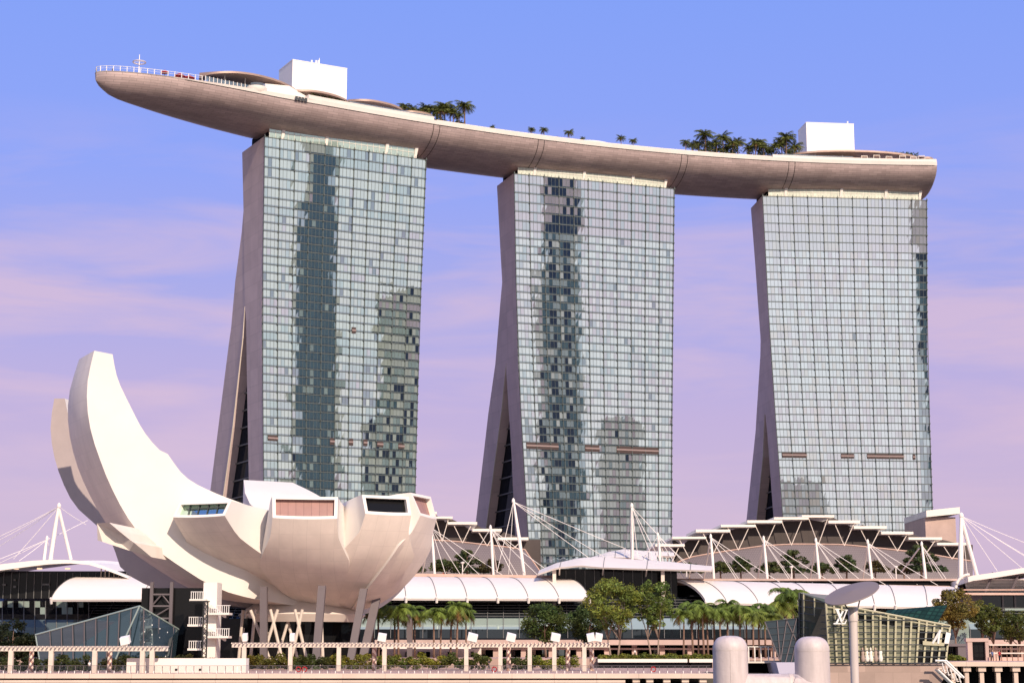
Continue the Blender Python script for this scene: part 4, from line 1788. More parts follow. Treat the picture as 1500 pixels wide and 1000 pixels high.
# ------------------------------------------------------------------ glass pavilion beside the museum
T_ = thing('glass_pavilion', 'faceted clear blue glass pavilion before the dark mall front', 'glass pavilion', (xat(150, 292, GZ), 292, GZ))
Yp = 292
a0, a1 = at(52, 929, 296), at(205, 887, 288)
b0, b1 = at(61, 964, 296), at(163, 968, 288)
c1, c0 = at(262, 921, 300), at(255, 968, 300)
b2 = at(205, 968, 288)
b0.z = b1.z = c0.z = b2.z = GZ
mb = MB()
mb.face([b0, b2, a1, a0])
mb.face([b2, c0, c1, a1])
mb.face([a0, a1, a1 + Vector((-6, 14, -2)), a0 + Vector((-2, 12, -1))])
mb.face([a1, c1, c1 + Vector((-4, 10, -1)), a1 + Vector((-6, 14, -2))])
mb.build('glazing', 'pav_glass', T_, recalc=False)
for k in range(1, 12):
    f = k / 9.0
    mb = MB()
    if f < 1:
        p_, q_ = b0.lerp(b2, f), a0.lerp(a1, f + .03)
    else:
        g = (k - 9) / 2.6 + .1
        p_, q_ = b2.lerp(c0, g), a1.lerp(c1, g)
    n_ = Vector((0, -.12, 0))
    mb.tube([p_ + n_, q_ + n_], .10, 5)
    mb.build('glazing_rib', 'mauve_col', T_)
mb = MB()
mb.tube([a0 + Vector((0, -.1, 0)), a1 + Vector((0, -.1, 0)), c1 + Vector((0, -.1, 0))], .14, 6)
mb.tube([b1 + Vector((0, -.3, 0)), a1 + Vector((0, -.3, 0))], .13, 5)
mb.tube([a0, b0], .12, 5)
mb.build('edge_frame', 'pale_glass', T_)
mb = MB()
for i in range(4):
    for j in range(5):
        q_ = b2.lerp(c0, .12 + i * .2).lerp(a1.lerp(c1, .12 + i * .2), .12 + j * .17)
        mb.box(q_.x - .1, q_.x + .1, q_.y - .3, q_.y - .2, q_.z - .1, q_.z + .1)
mb.build('spider_fixings', 'white', T_)

# ------------------------------------------------------------------ shopping mall along the bay
MALL = thing('shopping_mall', 'long curved glass shopping mall with white canopies behind the promenade trees', 'shopping mall', (40, 400, PZ))


def mx(px, Y, py):
    return xat(px, Y, zat(py, Y))


def strip(m, px0, px1, Y0, y0, Y1, y1, mi=0, n=1):
    """sheet between two image heights at two depths, between two columns"""
    z0, z1 = zat(y0, Y0), zat(y1, Y1)
    m.face([(xat(px0, Y0, z0), Y0, z0), (xat(px1, Y0, z0), Y0, z0), (xat(px1, Y1, z1), Y1, z1), (xat(px0, Y1, z1), Y1, z1)], mi)


# bowed glass front: three heights, vertical ribs following the bow
mb = MB()
zs_ = [(PZ, 394), (zat(934, 396), 396), (zat(921, 396), 396), (zat(905, 399), 399), (zat(890, 404), 404), (zat(874, 410), 410)]
x0, x1 = -150, 175
for i in range(5):
    (za, Ya), (zb, Yb) = zs_[i], zs_[i + 1]
    mi = 1 if i == 2 else (2 if i < 1 else 0)
    n_ = 90
    rng = random.Random(i)
    for k in range(n_):
        xa, xb = lerp(x0, x1, k / n_), lerp(x0, x1, (k + 1) / n_)
        jj = rng.uniform(-.02, .02)
        mb.face([(xa, Ya, za), (xb, Ya + jj, za), (xb, Yb + jj, zb), (xa, Yb, zb)], mi)
mb.build('glass_front', ['mall_glass', 'pale_glass', 'black_glass'], MALL, recalc=False)
for k in range(91):
    x = lerp(x0, x1, k / 90)
    mb = MB()
    pr = [Vector((x, Y, z)) for z, Y in zs_[1:]]
    mb.grid([[p + Vector((-.07, -.3, 0)), p + Vector((.07, -.3, 0)), p + Vector((.07, .1, 0)), p + Vector((-.07, .1, 0))] for p in pr], 0, closed=True)
    mb.build('facade_rib', 'slab_edge', MALL)
mb = MB()
for yy in (878, 882, 886, 890, 894, 898, 902):
    t_ = (yy - 874) / 31
    Y = 408 - 8 * t_
    z = zat(yy, Y)
    mb.box(x0, x1, Y - 1.1, Y - .4, z - .05, z + .05)
mb.build('sun_louvres', 'slab_edge', MALL)
# pink slab over the shops, shop columns, fascia
mb = MB()
mb.box(-30, 175, 386, 396, zat(944, 386), zat(936.5, 386))
mb.box(-30, 175, 387.5, 395, zat(951, 386), zat(948.5, 386))
mb.build('shop_fascia', 'pink_stone', MALL)
for k in range(34):
    x = -28 + k * 6.1
    mb = MB()
    mb.box(x - .55, x + .55, 388, 389.2, PZ, zat(944, 386) - .01)
    mb.build('shop_column', 'pink_stone', MALL)
rng = random.Random(3)
for k in range(56):
    mb = MB()
    x = -29 + k * 3.5 + rng.uniform(0, 1)
    w_ = rng.uniform(.6, 2.2)
    z = PZ + rng.uniform(.0, .6)
    mb.box(x, x + w_, 392.9, 393.2 + rng.random() * .4, z, z + rng.uniform(1.2, 3.0))
    mb.build('shop_display', rng.choice(('trim', 'mauve_col', 'pale_glass')), MALL)
# shop awning at the left part (behind the palms)
mb = MB()
mb.box(xat(540, 380, 9), xat(705, 380, 9), 378, 384, zat(946, 380), zat(943, 380))
mb.box(xat(560, 376, 9), xat(690, 376, 9), 374, 377, zat(949.5, 376), zat(947.5, 376))
mb.build('shop_awning', 'steel_white', MALL)
mb = MB()
mb.box(xat(560, 385, 6), xat(705, 385, 6), 385, 386, PZ, zat(949, 385))
mb.build('pale_shopfront', 'trim', MALL)
mb = MB()
for (a, b) in ((594, 602), (612, 622), (624, 630), (656, 661), (690, 694)):
    mb.box(xat(a, 385, 6), xat(b, 385, 6), 384.6, 384.95, PZ, zat(954, 385))
mb.build('shop_doors', 'black', MALL)


def canopy(pxl_b, pxl_t, pxr_b, pxr_t, ytl, ybl, ytr, ybr, Yf=398.0, Yb=416.0, bow=.34, nrib=6, mat='canopy'):
    """barrel canopy: front eave, back edge, arched in between, with ribs and white knuckles"""
    n, m_ = 24, 12
    rows = []
    for i in range(n + 1):
        f = i / n
        zb = zat(lerp(ybl, ybr, f), Yf)
        zt_ = zat(lerp(ytl, ytr, f), Yb)
        r_ = []
        for j in range(m_ + 1):
            g = j / m_
            z = zb + (zt_ - zb) * math.sin(g * PI / 2) ** .92
            Y = Yf + (Yb - Yf) * (1 - math.cos(g * PI / 2)) * .55 + (Yb - Yf) * g * .45
            # ends sweep from eave corner to ridge corner
            sl, sr = lerp(pxl_b, pxl_t, g ** 1.25), lerp(pxr_b, pxr_t, g ** 1.25)
            r_.append(Vector((xat(lerp(sl, sr, f), Y, z), Y, z)))
        rows.append(r_)
    m = MB()
    m.grid(rows)
    m.grid([[p + Vector((0, .25, -.45)) for p in r] for r in rows])
    for i in (0, n):
        m.grid([rows[i], [p + Vector((0, .25, -.45)) for p in rows[i]]])
    m.grid([[r[0] for r in rows], [r[0] + Vector((0, .25, -.45)) for r in rows]])
    C_ = m.build('canopy', mat, MALL, smooth=True, angle=35)
    for k in range(nrib + 1):
        i = k * n // nrib
        m = MB()
        m.tube([p + Vector((0, -.05, .06)) for p in rows[i]], .075, 5)
        m.build('canopy_rib', 'slab_edge', C_)
        p = rows[i][0]
        m = MB()
        m.tube([p + Vector((0, -.3, .35)), p + Vector((0, .3, -.9))], .30, 8)
        m.build('rib_knuckle', 'steel_white', C_)
    return rows


canopy(505, 505, 864, 826, 843, 875.5, 847, 877, nrib=8)
canopy(1034, 979, 1405, 1405, 849, 882, 859, 890, nrib=9)
canopy(75, 120, 345, 345, 845, 877.5, 845, 877, Yf=384, Yb=398, nrib=2)
# soffits behind the eaves
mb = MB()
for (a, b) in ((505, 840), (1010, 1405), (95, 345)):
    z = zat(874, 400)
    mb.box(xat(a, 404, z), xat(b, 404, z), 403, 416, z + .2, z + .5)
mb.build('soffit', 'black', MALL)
# pink parapet behind the canopies
mb = MB()
for (a, b, ya, yb) in ((505, 822, 838, 842.5), (976, 1412, 850, 858)):
    z0a, z0b = zat(ya + 6.5, 416.5), zat(yb + 6.5, 416.5)
    z1a, z1b = zat(ya, 416.5), zat(yb, 416.5)
    xa, xb = xat(a, 416.5, z0a), xat(b, 416.5, z0b)
    mb.hexa([(xa, 416.5, z0a), (xb, 416.5, z0b), (xb, 417.2, z0b), (xa, 417.2, z0a)], [(xa, 416.5, z1a), (xb, 416.5, z1b), (xb, 417.2, z1b), (xa, 417.2, z1a)])
mb.build('parapet', 'pink', MALL)
TZ = zat(845, 417)
mb = MB()
mb.box(-75, 165, 417.3, 520, TZ - .8, TZ - .3)
mb.build('terrace_floor', 'pink_stone', MALL)
mb = MB()
mb.box(-75, 165, 418, 419, PZ, TZ - .9)
mb.build('back_wall', 'black', MALL)

# middle vaulted roofs between the two canopies
def vault(label, pxl, pxr, yl, ym, yr, Yf, Yb, bowpow=2.0, thick=.6, tilt=1.0):
    n = 28
    f_, b_ = [], []
    for i in range(n + 1):
        g = i / n
        px = lerp(pxl, pxr, g)
        base = lerp(yl, yr, g)
        peak = lerp(yl, yr, .5) - ym
        y = base - peak * (1 - abs(2 * g - 1) ** bowpow)
        z = zat(y, Yf)
        f_.append(Vector((xat(px, Yf, z), Yf, z)))
        b_.append(Vector((xat(px, Yf, z) * 1.02, Yb, z + tilt)))
    m = MB()
    dn = Vector((0, 0, -thick))
    m.grid([f_, b_])
    m.grid([[p + dn for p in f_], [p + dn for p in b_]])
    m.grid([f_, [p + dn for p in f_]])
    m.grid([b_, [p + dn for p in b_]])
    m.grid([[f_[0], b_[0]], [f_[0] + dn, b_[0] + dn]])
    m.grid([[f_[-1], b_[-1]], [f_[-1] + dn, b_[-1] + dn]])
    return m.build('vault_roof', 'canopy', MALL, smooth=True, angle=30), f_


def roof_sheet(front, back, Yf, Yb, thick=.35):
    n = 32
    lo_, hi_ = [], []
    for i in range(n + 1):
        g = i / n
        px = lerp(front[0][0], front[-1][0], g)
        z = zat(pl(front, px), Yf)
        lo_.append(Vector((xat(px, Yf, z), Yf, z)))
        px = lerp(back[0][0], back[-1][0], g)
        z = zat(pl(back, px), Yb)
        hi_.append(Vector((xat(px, Yb, z), Yb, z)))
    mids = [a_.lerp(b_, .5) + Vector((0, -.8, .5)) for a_, b_ in zip(lo_, hi_)]
    rows_ = [lo_, mids, hi_]
    dn_ = Vector((0, .3, -thick))
    m = MB()
    m.grid(rows_)
    m.grid([[p + dn_ for p in r] for r in rows_])
    for r in (lo_, hi_):
        m.grid([r, [p + dn_ for p in r]])
    for i in (0, n):
        m.grid([[r[i] for r in rows_], [r[i] + dn_ for r in rows_]])
    V_ = m.build('vault_roof', 'canopy', MALL, smooth=True, angle=30)
    for i in range(4, n, 8):
        m = MB()
        m.tube([r[i] + Vector((0, -.05, .05)) for r in rows_], .07, 5)
        m.build('roof_rib', 'slab_edge', V_)
        m = MB()
        m.tube([lo_[i] + Vector((0, .3, -.3)), lo_[i] + Vector((0, 3, -1.6))], .16, 5)
        m.build('roof_bracket', 'trim', V_)


roof_sheet([(788, 840), (815, 831), (850, 827.5), (882, 830.5), (930, 832), (1043, 835)], [(792, 836), (815, 824), (850, 816.5), (880, 815), (930, 819), (980, 822), (1043, 829)], 404, 420)
roof_sheet([(864, 820), (890, 816), (920, 816), (962, 823)], [(866, 818), (890, 808), (915, 803.5), (940, 806), (962, 813)], 430, 444)
roof_sheet([(915, 813), (950, 813), (988, 814)], [(918, 808), (945, 806), (986, 809.5)], 446, 454)
mb = MB()
z0, z1 = PZ, zat(833, 412)
mb.box(xat(812, 412, 15), xat(992, 412, 15), 411, 417, z0, z1)
mb.build('atrium_front', 'black_glass', MALL)
mb = MB()
for px in range(815, 990, 14):
    x = xat(px, 411, 20)
    mb.box(x - .08, x + .08, 410.7, 410.95, zat(880, 411), zat(835, 411))
mb.build('atrium_ribs', 'slab_edge', MALL)
for px in (812, 1027 - 56):
    mb = MB()
    mb.box(xat(px, 406, 20) - .4, xat(px, 406, 20) + .4, 405.6, 406.4, PZ, zat(834, 406))
    mb.build('roof_post', 'trim', MALL)
# left wing: thick white roof blade, dark front
LW = thing('mall_wing', 'left end of the mall with a thick white roof blade over dark glass', 'mall wing', (xat(60, 395, 8), 395, PZ))
n = 24
up_, lo_ = [], []
tabt = [(-40, 833), (0, 826), (45, 821), (70, 819.5), (100, 819.5), (130, 822), (150, 828), (170, 836), (188, 844)]
tabb = [(-40, 842), (0, 835), (45, 829), (70, 826), (100, 824.5), (130, 826.5), (150, 832.5), (170, 840), (188, 847)]
rowsT, rowsB, backT = [], [], []
for k in range(n + 1):
    px = lerp(-40, 188, k / n)
    zt_, zb_ = zat(pl(tabt, px), 392), zat(pl(tabb, px), 392)
    rowsT.append(Vector((xat(px, 392, zt_), 392, zt_)))
    rowsB.append(Vector((xat(px, 392, zb_), 392, zb_)))
    backT.append(Vector((xat(px, 392, zt_), 425, zt_ + 1.5)))
mb = MB()
mb.grid([rowsT, rowsB, [p + Vector((0, 30, 1.5)) for p in rowsB], backT], 0)
mb.face([rowsT[-1], rowsB[-1], rowsB[-1] + Vector((0, 30, 1.5)), backT[-1]])
mb.build('roof_blade', 'steel_white', LW)
mb = MB()
mb.box(xat(-60, 400, 10), xat(190, 400, 10), 400, 401, zat(876, 400), zat(836, 400))
mb.build('upper_glass', 'black_glass', LW)
for k in range(22):
    mb = MB()
    x = lerp(xat(-60, 400, 10), xat(188, 400, 10), (k + .5) / 22)
    mb.box(x - .07, x + .07, 399.75, 399.98, zat(876, 400) + .01, zat(838, 400))
    mb.build('glazing_post', 'slab_edge', LW)
rng = random.Random(11)
for k in range(26):
    mb = MB()
    x = xat(rng.uniform(-10, 150), 399.6, 22)
    z = zat(rng.uniform(845, 866), 399.6)
    mb.box(x, x + rng.uniform(.4, 1.8), 399.3, 399.7, z, z + rng.uniform(.2, .6))
    if k % 6 == 0:
        mb.build('front_shelf', 'slab_edge', LW)  # plain grey shelf on the glass front
for px in (24, 58, 99):
    mb = MB()
    p = at(px, 832, 396)
    mb.lathe(tuple(p), [(.05, -.25), (.6, -.2), (.6, .1)], 10)
    m_ = bpy.data.materials.get('lamp_glow')
    if not m_:
        m_ = bpy.data.materials.new('lamp_glow')
        m_.use_nodes = True
        bs = m_.node_tree.nodes['Principled BSDF']
        bs.inputs['Emission Color'].default_value = (1, .62, .35, 1)
        bs.inputs['Emission Strength'].default_value = 1.1
    mb.build('soffit_lamp', m_, LW)
# sloping glazed skirt with a few pale panels
mb = MB()
rng = random.Random(12)
for k in range(24):
    for j in range(5):
        a0_, a1_ = lerp(-60, 130, k / 24), lerp(-60, 130, (k + 1) / 24)
        ys = [880, 889, 899, 907, 918, 934]
        Ys = [399, 396, 393, 391, 389.5, 388.8]
        mi = 2 if (rng.random() < (.30 if j == 0 else .12 if j in (1, 4) else 0)) else (1 if j >= 3 else 0)
        p = []
        for (a_, jj) in ((a0_, j + 1), (a1_, j + 1), (a1_, j), (a0_, j)):
            z = zat(ys[jj], Ys[jj])
            p.append((xat(a_, Ys[jj], z), Ys[jj], z))
        mb.face(p, mi)
mb.build('glass_skirt', ['dark_glass', 'skirt_glass', 'pale_glass'], LW, recalc=False)
for k in range(25):
    a_ = lerp(-60, 130, k / 24)
    if k % 2 == 0:
        mb = MB()
        mb.tube([(xat(a_, Y - .2, zat(y, Y)), Y - .2, zat(y, Y)) for y, Y in zip([880, 889, 899, 907, 918, 934], [399, 396, 393, 391, 389.5, 388.8])], .10, 5)
        mb.build('skirt_rib', 'slab_edge', LW)
mb = MB()
mb.box(xat(-60, 389, 5), xat(130, 389, 5), 389.5, 392, PZ, zat(933, 389))
mb.build('base_wall', 'black_glass', LW)
# small glazed stair end
mb = MB()
for px in (148, 154, 160, 167, 174):
    x = xat(px, 398, 22)
    mb.box(x - .1, x + .1, 397.7, 398, zat(846, 398), zat(831 + (px - 148) * .45, 398))
mb.build('stair_glazing', 'trim', LW)

# right wing: louvred vault at the frame edge
RW = thing('mall_end_roof', 'white ribbed vault roof at the right edge beyond the big twin mast', 'mall roof', (xat(1460, 410, 10), 410, PZ))
rows = []
n = 20
tab = [(1400, 862), (1408, 851), (1416, 845), (1424, 842.5), (1450, 839), (1500, 831), (1560, 824)]
fr_, bk_ = [], []
for k in range(n + 1):
    px = lerp(1418, 1560, k / n)
    z = zat(pl(tab, px), 402)
    fr_.append(Vector((xat(px, 402, z), 402, z)))
    bk_.append(Vector((xat(px, 402, z), 425, z - 1.0)))
mb = MB()
dn = Vector((0, 0, -1.2))
mb.grid([fr_, bk_, [p + dn for p in bk_], [p + dn for p in fr_]], 0, closed=False)
mb.grid([fr_, [p + dn for p in fr_]])
mb.face([fr_[0], bk_[0], bk_[0] + dn, fr_[0] + dn])
mb.build('roof_edge', 'canopy', RW)
arc = []
for k in range(13):
    a = PI / 2 * k / 12
    arc.append(at(lerp(1400, 1420, 1 - math.cos(a)), lerp(862, 841, math.sin(a)), 402.5))
mb = MB()
mb.tube(arc, .35, 6)
mb.build('end_arch', 'canopy', RW, smooth=True)
for k in range(11):
    y = 845 + k * 2.1
    z = zat(y + 3, 404 + k * .5)
    Y = 404 + k * .5
    mb = MB()
    mb.box(xat(1412 + k * .6, Y, z), xat(1560, Y, z), Y, Y + .25, z - .12, z + .12)
    mb.build('louvre', 'canopy', RW)
for px in (1443, 1481, 1518):
    mb = MB()
    mb.tube([at(px, 866, 403.5), at(px + 12, 838, 403.5)], .3, 6)
    mb.build('rib', 'mauve_col', RW)
mb = MB()
mb.box(xat(1412, 400, 20), xat(1560, 400, 20), 399, 402, zat(871, 400), zat(868, 400))
mb.box(xat(1405, 400, 20), xat(1560, 400, 20), 400, 402, zat(864, 400), zat(862.5, 400))
mb.build('balcony_edge', 'pink', RW)
mb = MB()
mb.box(xat(1405, 403, 10), xat(1440, 403, 10), 402.5, 404, PZ, zat(868, 403))
mb.build('end_wall', 'mauve_col', RW)
mb = MB()
mb.box(xat(1440, 403, 10), xat(1560, 403, 10), 403.5, 404.5, PZ, zat(871, 403))
mb.build('end_glazing', 'dark_glass', RW)
for px in (1470, 1488, 1505):
    mb = MB()
    x = xat(px, 403, 15)
    mb.box(x - .2, x + .2, 403, 403.45, zat(940, 403), zat(871, 403))
    mb.build('window_post', 'slab_edge', RW)
mb = MB()
mb.box(xat(1472, 403, 15), xat(1500, 403, 15), 402.9, 403.2, zat(900, 403), zat(890, 403))
mb.box(xat(1472, 403, 15), xat(1500, 403, 15), 402.9, 403.2, zat(925, 403), zat(918, 403))
mb.build('pale_band', 'pale_glass', RW)  # two bands of paler glass

# ------------------------------------------------------------------ theatre domes with stepped slabs behind the terrace
def theatre(name, label, arc, xl, xr, slabs, Yw, base_y, tail=None):
    T_ = thing(name, label, 'theatre', (xat((xl + xr) / 2, Yw, TZ), Yw, TZ))
    Ya = Yw + 6
    n = 30
    rows = [[], [], [], []]
    for k in range(n + 1):
        px = lerp(xl, xr, k / n)
        y = pl(arc, px)
        for j, (f, Y) in enumerate(((0, Yw), (.4, Yw + 1.2), (.75, Yw + 3.3), (1, Ya))):
            yy = lerp(base_y, y, f)
            z = zat(yy, Y)
            rows[j].append(Vector((xat(px, Y, z), Y, z)))
    m = MB()
    m.grid(rows)
    m.build('curved_cladding', 'theatre', T_, smooth=True)
    m = MB()
    edge = [p + Vector((0, -.15, .1)) for p in rows[3]]
    m.tube(edge, .16, 5)
    m.build('cladding_edge', 'pink', T_)
    # recessed wall
    m = MB()
    lo, hi = [], []
    sl = sorted([(x0_, y1_) for x0_, x1_, y0_, y1_ in slabs] + [(x1_ - 2, y1_) for x0_, x1_, y0_, y1_ in slabs])
    for k in range(n + 1):
        px = lerp(xl, xr, k / n)
        Y = Ya + 5
        zl = zat(pl(arc, px) + 4, Y)
        zh = zat(pl(sl, px) - .5, Y)
        lo.append(Vector((xat(px, Y, zl), Y, zl)))
        hi.append(Vector((xat(px, Y, zh), Y, max(zh, zl + .2))))
    m.grid([lo, hi])
    m.build('recessed_wall', 'theatre_wall', T_)
    for (xa, xb, ya, yb) in slabs:
        Y = Ya + .5
        za, zb_ = zat(yb, Y), zat(ya, Y)
        X0, X1 = xat(xa, Y, za), xat(xb, Y, za)
        m = MB()
        m.hexa([(X0, Y, za), (X1, Y, za), (X1 - 1.2, Y + 14, za - .4), (X0 - 1.2, Y + 14, za - .4)], [(X0, Y, zb_), (X1, Y, zb_), (X1 - 1.2, Y + 14, zb_ - .4), (X0 - 1.2, Y + 14, zb_ - .4)])
        S_ = m.build('roof_slab', 'slab', T_)
        cx = (xa + xb) / 2
        yarc = pl(arc, cx)
        if not (xl - 5 < cx < xr + 8):
            continue
        for sd in (-.31, .31):
            m = MB()
            t_ = at(cx + sd * (xb - xa), yb, Y + .8)
            b_ = at(cx, pl(arc, cx) + 1, Ya - .3)
            m.tube([b_, t_], .11, 6)
            m.build('slab_strut', 'trim', S_)
    return T_


theatre('theatre_hall', 'grey curved theatre hall with stepped cream slabs between the museum and the middle tower',
        [(560, 789), (600, 789.5), (621.5, 790), (673.6, 793.5), (711.7, 798), (736.7, 800.4), (769, 805), (772, 810), (782, 824), (792, 838)], 560, 792,
        [(592, 640, 749, 752.5), (632, 663, 756, 759), (656, 699, 764, 767.6), (692, 735, 774, 777.8), (729, 774, 786.5, 790.5)], 452, 843)
theatre('convention_hall', 'wide grey curved hall with arched row of stepped cream slabs before the right tower',
        [(985, 828), (1006, 817), (1038.7, 811), (1078, 805), (1118, 799.4), (1157.5, 797), (1197, 797), (1234, 797.6), (1270, 801), (1313, 805.6), (1350, 809.6), (1396, 817.6), (1425, 822)], 985, 1425,
        [(960, 1003, 796.5, 800), (985, 1034.6, 785.5, 788.7), (1019.6, 1069.8, 775, 779), (1056, 1107, 768, 771.5), (1095, 1146, 761.5, 765.5), (1134, 1184.6, 757, 760.5), (1175, 1222, 754, 757.3),
         (1213.6, 1260, 761.8, 766), (1251, 1298.7, 770, 774), (1291, 1338, 778.4, 782), (1331, 1380, 786.4, 790), (1373, 1416, 794.4, 798)], 456, 856)
# pale hall with a wedge roof at the far right
T_ = thing('wedge_hall', 'pinkish hall with a pale wedge roof just right of the right tower', 'hall', (xat(1385, 560, GZ), 560, GZ))
mb = MB()
za, zb_ = zat(756, 560), zat(753, 560)
X0, X1 = xat(1355, 560, za), xat(1404, 560, za)
mb.box(X0, X1 - 1, 560, 590, GZ, zat(757, 560))
mb.build('wall', 'pink_stone', T_)
mb = MB()
mb.hexa([(X0, 558, zat(757.5, 560)), (X1, 558, zat(752.5, 560)), (X1, 590, zat(752.5, 560)), (X0, 590, zat(757.5, 560))], [(X0, 558, zat(748, 560)), (X1, 558, zat(743, 560)), (X1, 590, zat(743, 560)), (X0, 590, zat(748, 560))])
mb.build('roof', 'slab', T_)

# ------------------------------------------------------------------ cable stayed masts on the terrace
def stay_mast(label, foot, top, Y, cables, back=None, r=.33, leg=None, group='white cable masts over the mall roof'):
    b_, t_ = at(foot[0], foot[1], Y), at(top[0], top[1], Y)
    T_ = thing('stay_mast', label, 'mast', tuple(b_), group)
    m = MB()
    m.tube([b_ - Vector((0, 0, .8)), b_.lerp(t_, .5), t_], [r, r * 1.05, r * .6], 10)
    m.build('pole', 'steel_white', T_, smooth=True, angle=50)
    m = MB()
    m.lathe(tuple(t_), [(r * .6, -.9), (r * .95, -.7), (r * .95, -.2), (r * .3, .3)], 10)
    m.build('mast_head', 'steel_white', T_)
    th = t_ - Vector((0, 0, .6))
    for (px, py, dy) in cables:
        m = MB()
        e_ = at(px, py, Y + dy)
        m.tube([th, th.lerp(e_, .5) - Vector((0, 0, .12)), e_], .066, 5)
        m.build('cable', 'cable', T_)
    if back:
        m = MB()
        m.tube([at(back[0], back[1], Y + 9), th.lerp(at(back[0], back[1], Y + 9), .12)], .2, 6)
        m.build('back_strut', 'trim', T_)
    if leg:
        m = MB()
        m.tube([at(leg[0], leg[1], Y + 3), t_ - Vector((0, 0, 1.2))], r * .8, 8)
        m.build('leg', 'steel_white', T_)
    return T_


stay_mast('leaning white mast nearest the museum petals', (637, 842), (632, 769), 421, [(654, 845, -3), (675, 842, 2), (706, 845, -4), (738, 843, 4)], (619, 838))
stay_mast('leaning white mast just left of the gap in the middle tower', (723, 842), (718.5, 770), 421, [(752, 844, -2), (760, 845, 3), (792, 846, -3), (830, 855, -3), (676, 840, 2)], (728, 838))
stay_mast('tall leaning white mast before the dark gap of the middle tower', (769, 845), (752, 731), 424, [(728, 838, -3), (745, 842, 3), (870, 822, -6), (890, 818, 3), (962, 822, 8)], None, .42)
stay_mast('tall upright mast on the vault before the middle tower', (926, 822), (925.5, 738), 428, [(914, 818, 3), (935, 820, -4), (957, 820, -5), (975, 835, -6), (1012, 834, 0)], None, .40)
stay_mast('short mast right of the tall upright vault mast', (967, 823), (963.5, 781), 426, [(940, 822, 2), (976, 848, -4), (1003, 846, -4), (1030, 846, 2), (972, 822, 3)], None, .34)
for i, (fx, fy, tx, ty) in enumerate(((1046, 849, 1041, 783), (1124.5, 851, 1118.5, 786), (1201, 853, 1195, 788.5), (1278, 854, 1271, 791), (1357.5, 858, 1350, 794))):
    cb = [(fx + 38, fy + 1, 3), (fx + 34, fy + 1, -2), (fx + 66, fy + 2, -3), (fx + 96, fy + 3, -4)]
    if i == 4:
        cb = [(1388, 858, 2), (1394, 858, -2), (1368, 838, 4)]
    stay_mast('%s leaning mast from the left along the right canopy' % ORD[i], (fx, fy), (tx, ty), 421, cb, (fx - 15, fy - 1) if i < 4 else (1320, 838))
stay_mast('big twin legged white mast before the wedge hall', (1407, 862), (1408, 752), 423, [(1461, 836, 2), (1500, 834, 4), (1540, 838, 4), (1500, 812, 4), (1500, 794, 4), (1418, 850, 3)], None, .6, (1431, 842))
stay_mast('big twin legged white mast left of the tall petal', (73, 821), (86.5, 738), 398, [(0, 785, 3), (0, 790, 5), (0, 799, 6), (126, 768, 8), (20, 818, 3)], None, .48, (104, 819))
stay_mast('short white mast left of the big twin legged mast', (64, 821), (69, 786), 400, [(0, 824, 3), (-10, 822, -2), (28, 821, -4), (128, 762, 10), (78, 818, 3)], None, .36)
# thin stay cables from the left masts down to the canopy
# ------------------------------------------------------------------ trees on the mall terrace
left_t = [(603, 822, 1.0, 0), (651, 820, 1.05, 0), (684, 814, 1.25, 2), (720, 822, 1.05, 3)]
right_t = [(1010, 836, .9, 0), (1056, 832, .95, 0), (1086, 829, 1.0, 1), (1127, 831, .95, 0), (1163, 826, 1.25, 2), (1205, 833, .9, 0), (1240, 830, 1.05, 1), (1282, 834, 1.0, 3), (1325, 838, .85, 3), (1350, 826, 1.45, 2)]


def tier_tree(i, label, group, tone, tiers):
    rng = random.Random(300 + i)
    T_ = thing('terrace_tree', label, 'tree', (0, 0, 0), group)
    m = MB()
    m.tube([(0, 0, 0), (.1, 0, 2.2), (0, 0, 5)], [.16, .13, .06], 7)
    for k in range(9):
        a = rng.uniform(0, 6.28)
        r_ = rng.uniform(1.2, 2.2)
        m.tube([(0, 0, 1.7 + .25 * k), (math.cos(a) * r_, math.sin(a) * r_, 2.3 + .28 * k)], [.06, .02], 5)
    m.build('trunk', 'bark', T_)
    ml = MB()
    cs = []
    for (z, r_, cnt_) in tiers:
        for k in range(cnt_):
            a, q = rng.uniform(0, 6.28), r_ * rng.random() ** .5
            cs.append((Vector((math.cos(a) * q, math.sin(a) * q, z + rng.uniform(-.2, .25))), rng.uniform(.35, .7)))
    clumps(ml, cs, .26, 55, rng, tone)
    ml.build('crown', 'leaf', T_, recalc=False)
    return remember(T_)


protos = [tier_tree(0, 'x', 'g', (.075, .10, .036), [(2.6, 2.3, 16), (3.4, 2.0, 16), (4.2, 1.2, 9)]),
          tier_tree(1, 'x', 'g', (.07, .10, .036), [(2.5, 1.9, 14), (3.4, 1.7, 14), (4.3, 1.2, 9), (4.9, .6, 3)]),
          tier_tree(2, 'x', 'g', (.07, .098, .038), [(2.0, 2.4, 16), (3.2, 1.7, 10), (4.3, 1.2, 7), (5.1, .6, 4)]),
          tier_tree(3, 'x', 'g', (.085, .075, .03), [(2.5, 2.0, 13), (3.4, 1.6, 12), (4.0, .9, 6)])]
place = use_protos(protos)
for nm, lst, where in (('l', left_t, 'before the theatre hall'), ('r', right_t, 'before the convention hall')):
    for i, (px, yc, sc, k) in enumerate(lst):
        Y = 436
        o = place(k, (xat(px, Y, TZ), Y, TZ - .3), random.uniform(0, 6.28), sc, '%s terrace tree from the left %s' % (ORD[i], where), 'small trees on the mall terrace')
        o.scale = (sc * 1.5, sc * 1.5, sc * 1.12)
